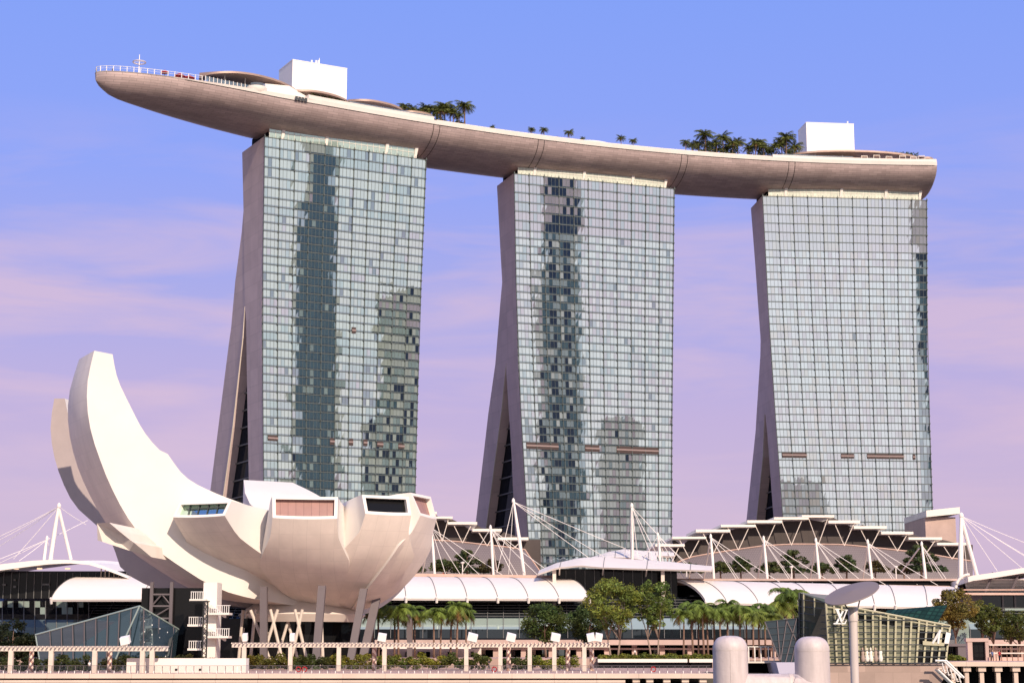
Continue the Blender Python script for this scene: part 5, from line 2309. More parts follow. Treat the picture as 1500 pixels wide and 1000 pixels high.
for i, (px, lab) in enumerate(((677.5, 'small white terrace lamp post before the theatre hall'), (1006, 'small white terrace lamp post right of the vault'), (1160, 'small white terrace lamp post beside the tallest tiered tree'), (1313, 'small white terrace lamp post left of the fifth leaning mast'))):
    b_ = at(px, 846 if px < 700 else 852, 424)
    T_ = thing('terrace_lamp', lab, 'lamp post', tuple(b_), 'lamp posts on the mall terrace')
    mb = MB()
    mb.tube([b_ - Vector((0, 0, .5)), b_ + Vector((0, 0, 3.2))], .13, 6)
    mb.build('pole', 'steel_white', T_)
    mb = MB()
    mb.lathe(tuple(b_ + Vector((0, 0, 3.2))), [(.12, 0), (.45, .35), (.5, .6), (.1, .7)], 10)
    mb.build('lamp_head', 'steel_white', T_)

# ------------------------------------------------------------------ palms and trees along the promenade
pal = [palm_proto(200, 8.2, nfr=20, flen=4.1, tone=(.155, .215, .04)), palm_proto(201, 8.8, nfr=19, flen=3.9, tone=(.12, .18, .036)), palm_proto(202, 7.6, nfr=21, flen=4.2, tone=(.19, .235, .045))]
place = use_protos(pal)
rowA = [(546, 1.0), (555, 1.05), (578, 1.02), (584, 1.06), (603, .95), (608, 1.0), (636, .92), (645, .9), (660, 1.02), (669, 1.04), (683, .9)]
rowB = [(1001, .92), (1015, 1.04), (1023, .98), (1031, 1.02), (1037, .95), (1047, 1.05), (1056, .97), (1065, 1.02), (1074, .95), (1084, 1.03), (1093, .92), (1103, .98), (1112, .96), (1121, 1.0), (1132, .94)]
for lst, wh, Y0 in ((rowA, 'in the row between the museum and the rain trees', 350), (rowB, 'in the row between the tall trees and the boutique', 346)):
    for i, (px, sc) in enumerate(lst):
        Y = Y0 + (i * 37 % 11) - 4
        place(i % 3, (xat(px, Y, 8), Y, PZ), random.uniform(0, 6.28), sc * random.uniform(.95, 1.05), '%s palm from the left %s' % (ORD[i], wh), 'royal palms before the mall')
for i, (px, sc) in enumerate(((1146, 1.0), (1155, 1.06), (1163, 1.12))):
    place(2 - i, (xat(px, 362, 8), 362 + i, PZ), i * 1.3, sc * 1.25, '%s palm rising over the left glass wing of the boutique' % ORD[i], 'palms behind the boutique')

broad_tree('tall open tree left of the pair before the mall vault', (xat(900, 342, 5), 342, PZ - .3), zat(842, 342), 5.6, 5.2, 21, (.19, .235, .05), 120, 72, .26, 2, .85, tr=.24, bark='bark_pale')
broad_tree('tall slim tree right of the pair before the mall vault', (xat(959, 342, 5), 342, PZ - .3), zat(844, 342), 4.1, 5.5, 22, (.14, .195, .045), 90, 66, .25, 2, .85, tr=.22, bark='bark_pale')
broad_tree('round dark rain tree left of its neighbour behind the floodlights', (xat(800, 356, 5), 356, PZ), zat(881, 356), 5.0, 3.0, 23, (.07, .105, .028), 85, 80, .28, 1)
broad_tree('dark rain tree between the round tree and the tall open tree', (xat(858, 358, 5), 358, PZ), zat(883, 358), 4.4, 3.0, 24, (.062, .09, .028), 75, 80, .28, 1)
broad_tree('olive yellow tree at the tip of the boutique green roof', (xat(1401, 330, 5), 330, QZ), zat(861, 330), 4.2, 5.4, 25, (.20, .16, .04), 80, 80, .26, 1, bark='bark')
broad_tree('green tree between the olive tree and the frame edge', (xat(1448, 336, 5), 336, QZ), zat(876, 336), 3.1, 4.0, 26, (.11, .13, .03), 60, 75, .25, 2, bark='bark')
broad_tree('low spreading tree at the right frame edge', (xat(1487, 338, 5), 338, QZ), zat(894, 338), 4.0, 3.2, 27, (.10, .12, .03), 60, 75, .25, 2, bark='bark')
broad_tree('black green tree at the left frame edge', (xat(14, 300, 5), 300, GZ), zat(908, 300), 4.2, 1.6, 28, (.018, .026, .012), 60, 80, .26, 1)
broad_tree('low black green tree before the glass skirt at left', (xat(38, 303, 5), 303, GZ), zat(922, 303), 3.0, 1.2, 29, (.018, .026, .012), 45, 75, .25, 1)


def hedge(label, px0, px1, y0, y1, Y, depth, tone, seed, dens=1.0, group='hedges behind the promenade', z0=None, cat='hedge', leaf=.25):
    rng = random.Random(seed)
    zb = GZ if z0 is None else z0
    zt_ = zat(y0, Y)
    a, b = xat(px0, Y, zb), xat(px1, Y, zb)
    cs = []
    n = max(6, int((b - a) * 5.0 * dens))
    for k in range(n):
        x = lerp(a, b, (k + rng.random()) / n)
        hz = (zt_ - zb) * (.75 + .25 * math.sin(x * .9 + seed) * math.sin(x * 2.3))
        z = zb + .2 + (hz - .4) * rng.random() ** .7
        cs.append((Vector((x, Y + rng.uniform(0, depth), z)), rng.uniform(.5, .85)))
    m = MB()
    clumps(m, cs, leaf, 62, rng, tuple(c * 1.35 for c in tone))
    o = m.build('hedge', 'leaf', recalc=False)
    return tag(o, label, cat, group)


hedge('long olive hedge under the museum lattice', 352, 432, 956, 974, 306, 5, (.085, .085, .018), 31)
hedge('dark rounded hedge right of the museum lattice', 426, 482, 958, 975, 303, 4, (.045, .058, .015), 32)
hedge('yellow green hedge below the slanted museum columns', 480, 562, 955, 972, 306, 5, (.10, .105, .018), 33)
hedge('bright hedge under the first palms', 560, 600, 957, 977, 303, 4, (.10, .115, .02), 34)
hedge('longest bright hedge in the middle of the pergola', 598, 654, 956, 977, 302, 4, (.125, .135, .02), 35)
hedge('dark leafy hedge left of the middle paved gap', 648, 716, 955, 977, 301, 4, (.06, .078, .018), 36)
hedge('dark hedge right of the middle paved gap', 736, 780, 955, 977, 301, 4, (.045, .062, .016), 37)
hedge('bright hedge at the right end of the pergola', 776, 846, 956, 976, 302, 4, (.12, .135, .02), 38)  # brighter leaf tone than the hedge beside it
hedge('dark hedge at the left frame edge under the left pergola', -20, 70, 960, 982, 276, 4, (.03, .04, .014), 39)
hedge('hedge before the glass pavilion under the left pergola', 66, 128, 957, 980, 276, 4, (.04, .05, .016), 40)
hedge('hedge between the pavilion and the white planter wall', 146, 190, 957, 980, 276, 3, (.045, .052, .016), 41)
hedge('low clipped hedge in the white planter before the tall trees', 878, 1008, 957.5, 966, 334, 1.6, (.115, .13, .025), 42, 1.2, z0=zat(966, 334), group='planter hedges')
hedge('low clipped hedge in the white planter left of the foreground pile', 1011, 1046, 957.5, 966, 333, 1.6, (.11, .125, .025), 43, 1.2, z0=zat(966, 333), group='planter hedges')
hedge('green and red shrub beside the boutique gangway', 1383, 1416, 960, 972, 290, 4, (.10, .12, .02), 44, z0=QZ, cat='shrub', group='shrubs')
hedge('dark clipped hedge strip behind the white planter wall', 186, 330, 957, 966, 285, 3, (.05, .05, .015), 45)
for (a, b, lab) in ((876, 1007, 'long white planter before the tall trees'), (1010, 1046, 'short white planter left of the foreground pile')):
    T_ = thing('planter', lab, 'planter', (xat(a, 332, 4), 332, GZ), 'white planters')
    mb = MB()
    mb.box(xat(a, 332, 4), xat(b, 332, 4), 332, 335.8, zat(969.5, 332), zat(964.5, 332))
    mb.build('trough', 'cream', T_)
    mb = MB()
    mb.box(xat(a, 332, 4) + .3, xat(b, 332, 4) - .3, 332.4, 335.4, GZ, zat(969.5, 332) - .01)
    mb.build('plinth', 'black', T_)

# ------------------------------------------------------------------ pergolas with floodlights
def pergola(name, label, px0, px1, Y, ytop, fronts, backs, spir=()):
    zt_ = zat(ytop, Y)
    T_ = thing(name, label, 'pergola', (xat((px0 + px1) / 2, Y, GZ), Y, GZ), 'pale pergolas along the promenade')
    m = MB()
    xa, xb = xat(px0, Y, zt_), xat(px1, Y, zt_)
    m.box(xa, xb, Y - .25, Y + .15, zt_ - .75, zt_ - .22)
    m.box(xa, xb, Y + 4.6, Y + 5, zt_ - .75, zt_ - .22)
    m.build('beam', 'wood_pale', T_)
    m = MB()
    n = int((xb - xa) / .62)
    for k in range(n + 1):
        x = lerp(xa, xb - .16, k / n)
        m.box(x, x + .16, Y - .9, Y + 5.6, zt_ - .219, zt_)
    m.build('slats', 'wood_pale', T_)
    for px in fronts:
        x = xat(px, Y, GZ)
        m = MB()
        m.box(x - .33, x + .33, Y - .3, Y + .36, GZ, zt_ - .751)
        m.build('post', 'wood_pale', T_)
    for px in backs:
        x = xat(px, Y + 4.8, GZ)
        m = MB()
        m.tube([(x, Y + 4.8, GZ), (x, Y + 4.8, zt_ - .751)], .36, 12)
        m.build('spiral_post', 'spiral', T_)
    return T_


pergola('pergola', 'long pale slatted pergola in front of the museum and the hedges', 340, 893, 282, 940.5, (357, 425, 496, 563, 683, 733, 776, 812, 856), (548, 745, 832, 867))
pergola('pergola', 'pale slatted pergola before the glass pavilion at left', -40, 237, 262, 945.5, (15, 74, 138, 208, 222), (45, 160))
for i, (px, y, sz, rot, lab, Y) in enumerate(((181, 938, 13, .4, 'white floodlight box on the left pergola before the glass pavilion', 262), (357.5, 934, 7, .1, 'narrow floodlight box at the left end of the long pergola', 282),
        (427, 934.5, 7, .0, 'narrow floodlight box above the second post of the long pergola', 282), (559, 935, 12, -.3, 'floodlight box before the first palms', 282), (692, 934, 14, -.5, 'floodlight box right of the palm row', 282),
        (748.5, 935, 13, -.5, 'floodlight box before the round rain tree', 282), (814, 936.5, 13, -.4, 'floodlight box before the second rain tree', 282), (866, 938, 11, .4, 'left box of the floodlight pair at the right pergola end', 282), (877.5, 939, 10, -.4, 'right box of the floodlight pair at the right pergola end', 282))):
    zt_ = zat(940.5 if Y > 270 else 945.5, Y)
    c = Vector((xat(px, Y, zt_), Y + 1, zt_ + .75))
    T_ = thing('floodlight', lab, 'floodlight', (c.x, c.y, zt_), 'white floodlights on the pergolas')
    hw_ = sz / FPX * Y / 2
    mb = MB()
    ca, sa = math.cos(rot * .5), math.sin(rot * .5)
    mb.obox(c + Vector((0, 0, .1)), Vector((hw_ * ca, 0, hw_ * sa)), Vector((0, .5, .15)), Vector((-.5 * sa, -.1, .52 * ca)))
    mb.build('housing', 'white', T_)
    mb = MB()
    mb.box(c.x - hw_ * .6, c.x + hw_ * .6, c.y - .12, c.y + .12, zt_, zt_ + .32)
    mb.build('bracket', 'steel_white', T_)
    mb = MB()
    mb.obox(c + Vector((0, .62, .28)), Vector((hw_ * .85 * ca, 0, hw_ * .85 * sa)), Vector((0, .06, .02)), Vector((-.42 * sa, -.1, .43 * ca)))
    mb.build('lens', 'dark_frame', T_)

# white planter wall at left
T_ = thing('planter_wall', 'long plain white wall on the promenade below the stair tower', 'wall', (xat(270, 264, GZ), 264, GZ))
mb = MB()
mb.box(xat(185, 264, GZ), xat(360, 264, GZ), 264, 267, GZ, zat(963.5, 264))
mb.build('wall', 'cream', T_)
for px in (258, 293):
    mb = MB()
    x = xat(px, 264, GZ)
    mb.box(x - .16, x + .16, 263.9, 263.99, zat(981.5, 264), zat(978.5, 264))
    mb.build('vent', 'black', T_)

# promenade railing: ten bays of posts and a glass infill
def railing(label, X0, X1, Y, z0, n, group, glass=True):
    T_ = thing('railing', label, 'railing', ((X0 + X1) / 2, Y, z0), group)
    m = MB()
    m.tube([(X0, Y, z0 + 1.12), (X1, Y, z0 + 1.12)], .035, 5)
    m.build('handrail', 'mauve_col', T_)
    if glass:
        m = MB()
        m.box(X0 + .1, X1 - .1, Y - .01, Y + .01, z0 + .12, z0 + 1.02)
        m.build('glass_infill', 'rail_glass', T_)
    for k in range(n):
        x = lerp(X0, X1, (k + .5) / n)
        m = MB()
        m.box(x - .035, x + .035, Y - .06, Y + .06, z0 + .02, z0 + 1.08)
        m.build('post', 'mauve_col', T_)
        m = MB()
        m.box(x - .05, x + .05, Y - .5, Y - .4, z0 + .06, z0 + .42)
        m.build('edge_stud', 'white', T_)


N_ = 8
wh = ['at the left frame edge', 'below the glass pavilion', 'before the left part of the white wall', 'before the right part of the white wall', 'before the museum lattice', 'before the palms',
      'before the rain trees', 'before the tall trees']
for k in range(N_):
    xa, xb = lerp(-80, DX1 - .5, k / N_), lerp(-80, DX1 - .5, (k + 1) / N_)
    railing('glass promenade railing %s' % wh[k], xa, xb, 253.6, GZ, 12, 'promenade railing bays')
# white rail between the two piles in front of the boutique
T_ = thing('quay_railing', 'white railing and pale walkway between the two foreground piles', 'railing', (xat(1118, 262, 5), 262, QZ))
mb = MB()
z0, z1 = zat(968, 262), zat(946, 262)
mb.box(xat(1092, 262, 5), xat(1142, 262, 5), 262, 266, z0 - .25, z0)
mb.build('walkway', 'trim', T_)
mb = MB()
mb.box(xat(1092, 262, 5), xat(1142, 262, 5), 262, 262.12, z1 - .12, z1)
mb.build('handrail', 'steel_white', T_)
for px in (1097, 1106, 1115, 1126, 1134):
    mb = MB()
    x = xat(px, 262, 5)
    mb.box(x - .07, x + .07, 262, 262.14, z0 + .001, z1 - .121)
    mb.build('post', 'steel_white', T_)
mb = MB()
mb.box(xat(1085, 270, 5), xat(1180, 270, 5), 266, 267, -1, QZ + .2)
mb.build('dark_underside', 'black', T_)

# ------------------------------------------------------------------ boutique pavilion on the water
BY = 254
T_ = thing('boutique_pavilion', 'angular glass boutique with sloping roof line on a stone base at right', 'boutique', (xat(1290, BY, 0), BY, 0))
zbase = zat(970, BY)
mb = MB()
Y0 = BY


def bp(px, py, Y=BY):
    return at(px, py, Y)


# stone base
mb.prism([bp(1208, 971.5), bp(1384, 972.5), bp(1392, 972), bp(1376, 1006), bp(1372, 1030), bp(1208, 1030)], Vector((0, 18, 0)))
mb.build('stone_base', 'lv_base', T_)
mb = MB()
mb.prism([bp(1137, 969.5, BY + 2), bp(1212, 969.5, BY + 2), bp(1212, 1020, BY + 2), bp(1150, 1020, BY + 2)], Vector((0, 14, 0)))
mb.build('lilac_base', 'purple_wall', T_)
# main lit front
f0, f1, f2, f3 = bp(1215, 970.5), bp(1384, 971.5), bp(1391, 916, BY + .5), bp(1209.5, 882, BY - 1.5)


def FP(a, b, out=0.0):
    return f0.lerp(f1, a).lerp(f3.lerp(f2, a), b) + Vector((0, -out, 0))


mb = MB()
na, nb_ = 16, 9
for i in range(na):
    for j in range(nb_):
        dark = (i >= 12 and j < 3) or (i >= 12 and 4 <= j < 7) or (j == 7 and 2 <= i < 12 and i % 3)
        a0_, a1_, c0_, c1_ = i / na, (i + 1) / na, j / nb_, (j + 1) / nb_
        mb.face([FP(a0_, c0_), FP(a1_, c0_), FP(a1_, c1_), FP(a0_, c1_)], 1 if dark else 0)
mb.build('front_glazing', ['lv_glass', 'black_glass'], T_, recalc=False)
for i in range(na + 1):
    mb = MB()
    a = i / na
    p_, q_ = FP(a, 0, .05), FP(a, 1, .05)
    mb.hexa([p_ + Vector((-.13, -.35, 0)), p_ + Vector((.13, -.35, 0)), p_ + Vector((.13, 0, 0)), p_ + Vector((-.13, 0, 0))], [q_ + Vector((-.13, -.35, 0)), q_ + Vector((.13, -.35, 0)), q_ + Vector((.13, 0, 0)), q_ + Vector((-.13, 0, 0))])
    mb.build('glazing_fin', 'lv_fin', T_)
for j in range(0, nb_):
    mb = MB()
    zline = lerp(970.5, 890, j / nb_)
    pts = []
    # level lines: stop where the sloping top cuts them
    aend = 1.0
    for k in range(101):
        a = k / 100
        if FP(a, 1).z < zat(zline, BY) + .1:
            aend = a
            break
    zl = zat(zline, BY)

    def onlevel(a):
        b0_, b1_ = FP(a, 0), FP(a, 1)
        t_ = (zl - b0_.z) / (b1_.z - b0_.z)
        return FP(a, max(0, min(1, t_)), .46)
    mb.tube([onlevel(0), onlevel(aend)], .085, 5)
    mb.build('horizontal_bar', 'dark_frame', T_)
mb = MB()
for (b0_, w_) in ((1.0, .16), (.93, .09)):
    mb.tube([FP(0, b0_, .3), FP(1, b0_, .3)], w_, 6)
mb.build('top_rail', 'lv_fin', T_)
# mannequins behind the glass
rng = random.Random(8)
for k, px in enumerate((1264, 1270, 1276, 1283, 1290)):
    mb = MB()
    c = bp(px, 968, BY - .35)
    mb.lathe(tuple(c), [(.25, 0), (.38, .5), (.22, 1.0), (.34, 1.45), (.12, 1.62), (.14, 1.85), (.02, 1.98)], 10)
    mb.build('mannequin', 'cream' if k % 3 else 'lv_base', T_, smooth=True)
# dark side face and wing
g0, g1 = bp(1171, 969, BY + 5), bp(1171, 867.5, BY + 5)
mb = MB()
mb.face([g0, f0, f3, g1])
mb.face([g0, g1, g1 + Vector((8, 14, 0)), g0 + Vector((8, 14, 0))])
mb.face([g1, f3, f2, f2 + Vector((-2, 14, 0)), g1 + Vector((8, 14, -1))])
mb.face([f1, f2, f2 + Vector((-2, 14, 0)), f1 + Vector((-4, 14, 0))])
mb.build('side_glazing', 'lv_side', T_, recalc=False)
for a in (0, .17, .58, 1.0):
    mb = MB()
    mb.tube([g0.lerp(f0, a) + Vector((-.05, -.15, 0)), g1.lerp(f3, a) + Vector((-.05, -.15, 0))], .13, 5)
    mb.build('side_fin', 'lv_fin' if 0 < a else 'dark_frame', T_)
for j in range(1, 10):
    mb = MB()
    mb.tube([g0.lerp(g1, j / 10) + Vector((-.05, -.25, 0)), f0.lerp(f3, j / 10 * 1.12 if j < 9 else 1) + Vector((-.05, -.25, 0))], .055, 5)
    mb.build('side_bar', 'dark_frame', T_)
h0, h1, h2, h3 = bp(1143, 969, BY + 5.5), bp(1172, 969, BY + 5.5), bp(1172, 904.5, BY + 5.5), bp(1120, 910, BY + 5.5)
mb = MB()
mb.face([h0, h1, h2, h3])
mb.face([h3, h2, h2 + Vector((2, 10, 0)), h3 + Vector((3, 10, 0))])
mb.face([h0, h3, h3 + Vector((3, 10, 0)), h0 + Vector((3, 10, 0))])
mb.build('wing_glazing', 'lv_wing', T_, recalc=False)
for (a, b) in ((0, 0), (.0, .35), (.0, .62), (.25, .9)):
    mb = MB()
    mb.tube([h0.lerp(h1, a) + Vector((0, -.15, 0)), h3.lerp(h2, b) + Vector((0, -.15, 0))], .10, 5)
    mb.build('wing_fin', 'mauve_col', T_)
mb = MB()
mb.tube([h1.lerp(h2, .3) + Vector((0, -.15, 0)), h2 + Vector((-2.2, -.15, 0))], .1, 5)
mb.tube([h0.lerp(h1, .55) + Vector((0, -.15, 0)), h2 + Vector((-.1, -.15, -1.2))], .1, 5)
mb.build('wing_brace', 'mauve_col', T_)
for j in (.2, .36, .52, .68, .84, 1.0):
    mb = MB()
    mb.tube([h0.lerp(h3, j) + Vector((0, -.2, 0)), h1.lerp(h2, j) + Vector((0, -.2, 0))], .05, 5)
    mb.build('wing_bar', 'dark_frame', T_)
# green scaled roof fin behind
r0, r1, r2, r3 = bp(1288, 905, BY + 9), bp(1372, 912.5, BY + 7), bp(1388, 885.5, BY + 11), bp(1300, 893, BY + 12)
mb = MB()
mb.grid([[r0, r1], [r3, r2]], uvs=[[(0, 0), (12, 0)], [(0, 5), (12, 5)]])
dn = Vector((0, 1.2, -.6))
mb.grid([[r0 + dn, r1 + dn], [r3 + dn, r2 + dn]], uvs=[[(0, 0), (12, 0)], [(0, 5), (12, 5)]])
mb.grid([[r1, r2], [r1 + dn, r2 + dn]])
mb.build('roof_fin', 'lv_roof', T_)
mb = MB()
mb.hexa([bp(1383, 942, BY - .4), bp(1390, 942, BY - .4), bp(1390, 942, BY + 1), bp(1383, 942, BY + 1)], [bp(1386, 925, BY - .4), bp(1393, 927, BY - .4), bp(1393, 927, BY + 1), bp(1386, 925, BY + 1)])
mb.build('white_panel', 'white', T_)
mb = MB()
mb.tube([bp(1366, 942, BY - .6), bp(1378, 922, BY - .6)], .18, 5)
mb.tube([bp(1374, 942, BY - .6), bp(1376, 925, BY - .6)], .22, 5)
mb.build('white_brace', 'white', T_)
mb = MB()
mb.prism([bp(1352, 938, BY - .7), bp(1384, 941, BY - .7), bp(1383, 945.5, BY - .7), bp(1352, 944, BY - .7)], Vector((0, .5, 0)))
mb.build('door_head', 'lv_fin', T_)
# monogram on the front: overlapping L and V
mb = MB()
ex = Vector((0, .35, 0))


def stroke(pts, m):
    m.prism([bp(px, py, BY - 2.6) for px, py in pts], ex)


Vp = [[(1224.4, 892.3), (1228.6, 892.3), (1234.4, 910.5), (1232.2, 911.4)], [(1222.8, 891.2), (1230.6, 891.2), (1230.6, 892.3), (1222.8, 892.3)],
      [(1239.6, 893.3), (1241.2, 893.3), (1234.2, 911.4), (1232.6, 911.4)], [(1237.4, 892.2), (1243.6, 892.2), (1243.6, 893.3), (1237.4, 893.3)]]
Lp = [[(1233.6, 894.4), (1236.4, 894.4), (1227.0, 912.0), (1224.0, 912.0)], [(1221.2, 911.8), (1238.2, 911.8), (1237.6, 913.6), (1221.2, 913.6)], [(1237.0, 911.8), (1239.6, 907.6), (1240.6, 907.6), (1238.4, 913.6)]]
for s_ in Lp:
    stroke(s_, mb)
lg = mb.build('monogram', 'white', T_)
mb = MB()
ex = Vector((0, .3, 0))
for s_ in Vp:
    mb.prism([bp(px, py, BY - 2.75) for px, py in s_], ex)
mb.build('monogram_letter', 'white', lg)

# white gangway stair at the right of the boutique
T_ = thing('gangway', 'white gangway stair slanting down to the water beside the boutique', 'gangway', (xat(1392, 250, 3), 250, 0))
mb = MB()
a, b = at(1374, 967, 250), at(1412, 992, 250)
for dy in (0, 1.6):
    o_ = Vector((0, dy, 0))
    mb.tube([a + o_, at(1386, 967, 250) + o_, b + o_], .16, 6)
    mb.tube([at(1374, 980, 250) + o_, at(1398, 1003, 250) + o_], .14, 6)
mb.build('stringer', 'white', T_)
for k in range(7):
    mb = MB()
    q = at(1378 + k * 4.5, 978 + k * 3.2, 250)
    mb.box(q.x - .3, q.x + .3, 250, 251.6, q.z - .06, q.z + .06)
    mb.build('tread', 'trim', T_)
for k in range(5):
    mb = MB()
    q0, q1 = at(1380 + k * 6, 970 + k * 4.6, 249.9), at(1384 + k * 6, 985 + k * 4, 249.9)
    mb.tube([q0, q1], .07, 5)
    mb.build('baluster', 'white', T_)
# right promenade: pink wall, gate, white rail, people
T_ = thing('quay_gate', 'pale portal frame with dark doors on the right quay', 'gateway', (xat(1432, 300, QZ), 300, QZ))
mb = MB()
zt_ = zat(934, 300)
for (a, b) in ((1417, 1424), (1443, 1448)):
    mb.box(xat(a, 300, 8), xat(b, 300, 8), 300, 301.2, QZ, zt_ - .6)
mb.box(xat(1415, 300, 8), xat(1448, 300, 8), 299.9, 301.3, zt_ - .599, zt_)
mb.build('portal', 'pink_stone', T_)
mb = MB()
mb.box(xat(1424, 300, 8) + .01, xat(1443, 300, 8) - .01, 300.6, 301, QZ, zt_ - .61)
mb.build('door', 'black_glass', T_)
T_ = thing('quay_railing', 'long pale railing on the right quay below the frame edge tree', 'railing', (xat(1475, 290, QZ), 290, QZ))
mb = MB()
for yy in (944, 956):
    z = zat(yy, 290)
    mb.box(xat(1449, 290, 8), xat(1560, 290, 8), 290, 290.15, z - .1, z + .1)
mb.build('rail', 'trim', T_)
for k in range(9):
    x = xat(1451 + k * 8, 290, 7)
    mb = MB()
    mb.box(x - .06, x + .06, 290.2, 290.3, QZ, zat(944, 290))
    mb.build('post', 'bark', T_)
T_ = thing('quay_wall', 'low pink wall on the right quay behind the railing', 'wall', (xat(1470, 300, QZ), 300, QZ))
mb = MB()
mb.box(xat(1449, 296, 5), xat(1580, 296, 5), 296, 297, QZ, zat(962, 296))
mb.build('wall', 'pink', T_)
T_ = thing('quay_kiosk', 'grey kiosk with dark openings between the boutique and the portal', 'kiosk', (xat(1400, 312, QZ), 312, QZ))
mb = MB()
mb.box(xat(1384, 312, 6), xat(1416, 312, 6), 312, 318, zat(946, 312), zat(942, 312))
for a, b in ((1384, 1388), (1404, 1416)):
    mb.box(xat(a, 312, 6), xat(b, 312, 6), 312.2, 317, QZ, zat(946, 312) - .01)
mb.build('frame', 'mauve_col', T_)
mb = MB()
mb.box(xat(1388, 312, 6) + .01, xat(1404, 312, 6) - .01, 314, 315, QZ, zat(946, 312) - .02)
mb.build('opening', 'black_glass', T_)
mb = MB()
mb.box(xat(1398, 345, 8), xat(1420, 345, 8), 345, 350, QZ, zat(908, 345))
tag(mb.build('glass_kiosk', 'pale_glass'), 'pale glass box behind the olive yellow tree', 'glass box')

# ------------------------------------------------------------------ people, tiny in the picture
def person(label, base, h, shirt, facing=0.0, stride=.12, group=None):
    T_ = thing('person', label, 'person', tuple(base), group)
    B_ = Vector(base)
    s = h / 1.72
    ca, sa = math.cos(facing), math.sin(facing)

    def V(x, y, z):
        return B_ + Vector((x * ca - y * sa, x * sa + y * ca, z)) * s
    m = MB()

    def limb(pts, rr, n=8):
        m.tube([V(*p) for p in pts], [r * s for r in rr], n)
    for sd, st in ((-1, stride), (1, -stride)):
        limb([(sd * .09, 0, .88), (sd * .1, st * .6 - .02, .47), (sd * .1, st, .07)], [.085, .06, .042])
        limb([(sd * .1, st + .04, .04), (sd * .1, st - .16, .03)], [.045, .035])
        limb([(sd * .19, 0, 1.4), (sd * .24, -st * .5, 1.12), (sd * .23, -st - .08, .86)], [.05, .04, .03])
        for k in range(5):
            limb([(sd * .23, -st - .08, .86), (sd * (.215 + k * .009), -st - .10 + k * .012, .76 - (.02 if k in (1, 2) else 0))], [.012, .008], 5)
    limb([(0, 0, .86), (0, 0, 1.1), (0, 0, 1.36), (0, 0, 1.46)], [.14, .12, .165, .06], 10)
    limb([(0, 0, 1.44), (0, -.01, 1.52), (0, -.015, 1.6), (0, -.01, 1.7), (0, 0, 1.735)], [.05, .06, .082, .075, .02], 10)
    limb([(0, -.09, 1.60), (0, -.11, 1.585)], [.014, .012], 5)
    m.build('body', 'skin', T_, smooth=True)
    m = MB()
    limb([(0, 0, .88), (0, 0, 1.1), (0, 0, 1.37), (0, 0, 1.45)], [.155, .14, .18, .075], 10)
    for sd, st in ((-1, stride), (1, -stride)):
        limb([(sd * .17, 0, 1.41), (sd * .235, -st * .4, 1.16)], [.062, .058])
    m.build('shirt', shirt, T_, smooth=True)
    m = MB()
    for sd, st in ((-1, stride), (1, -stride)):
        limb([(sd * .085, 0, .93), (sd * .1, st * .6 - .02, .47), (sd * .1, st, .12)], [.105, .078, .062])
    m.build('trousers', 'cloth_dark', T_, smooth=True)
    m = MB()
    limb([(0, .03, 1.6), (0, .02, 1.7), (0, .01, 1.755)], [.088, .088, .02], 10)
    m.build('hair', 'black', T_, smooth=True)
    return T_


for (px, Y, z, sh, lab, f_) in ((131, 272, GZ, 'cloth_white', 'person in pale shirt walking before the glass pavilion', .8), (1453.5, 285, QZ, 'cloth_blue', 'person in blue standing by the pale portal on the right quay', .3),
                                (1464, 286, QZ, 'red', 'person in red standing on the right quay', -.6), (716, 300, GZ, 'cloth_dark', 'person in dark clothes in the middle paved gap between hedges', 1.2),
                                (930, 383, PZ, 'cloth_white', 'person in white before the shops behind the tall trees', .4), (654, 420, TZ - .3, 'cloth_dark', 'person on the mall terrace by the first mast', .1),
                                (649, 421, TZ - .3, 'red', 'person in red on the mall terrace near the first mast', .9)):
    person(lab, (xat(px, Y, z + 1), Y, z), 1.72, sh, f_)
for (px, lab) in ((164.5, 'tiny visitor at the rail near the pointed end of the deck'), (137, 'tiny visitor at the very tip of the deck'), (228, 'tiny visitor between the ring mast and the parasols')):
    q = deckP(px, 4 if px > 150 else .3)
    person(lab, tuple(q), 1.75, 'person_far', .5)
# red lifebuoys on the railing
for i, (px, lab) in enumerate(((437, 'red lifebuoy on the railing before the museum lattice'), (446, 'second red lifebuoy beside it before the museum lattice'), (724, 'red lifebuoy on the railing before the rain trees'), (957, 'red lifebuoy on the railing before the tall trees'))):
    c = Vector((xat(px, 253.4, GZ + .7), 253.45, GZ + .62))
    mb = MB()
    mb.tube([(c.x + .33 * math.cos(a), c.y, c.z + .33 * math.sin(a)) for a in [2 * PI * k / 16 for k in range(17)]], .085, 6)
    o = mb.build('lifebuoy', 'red', smooth=True)
    tag(o, lab, 'lifebuoy', 'lifebuoys on the railing')

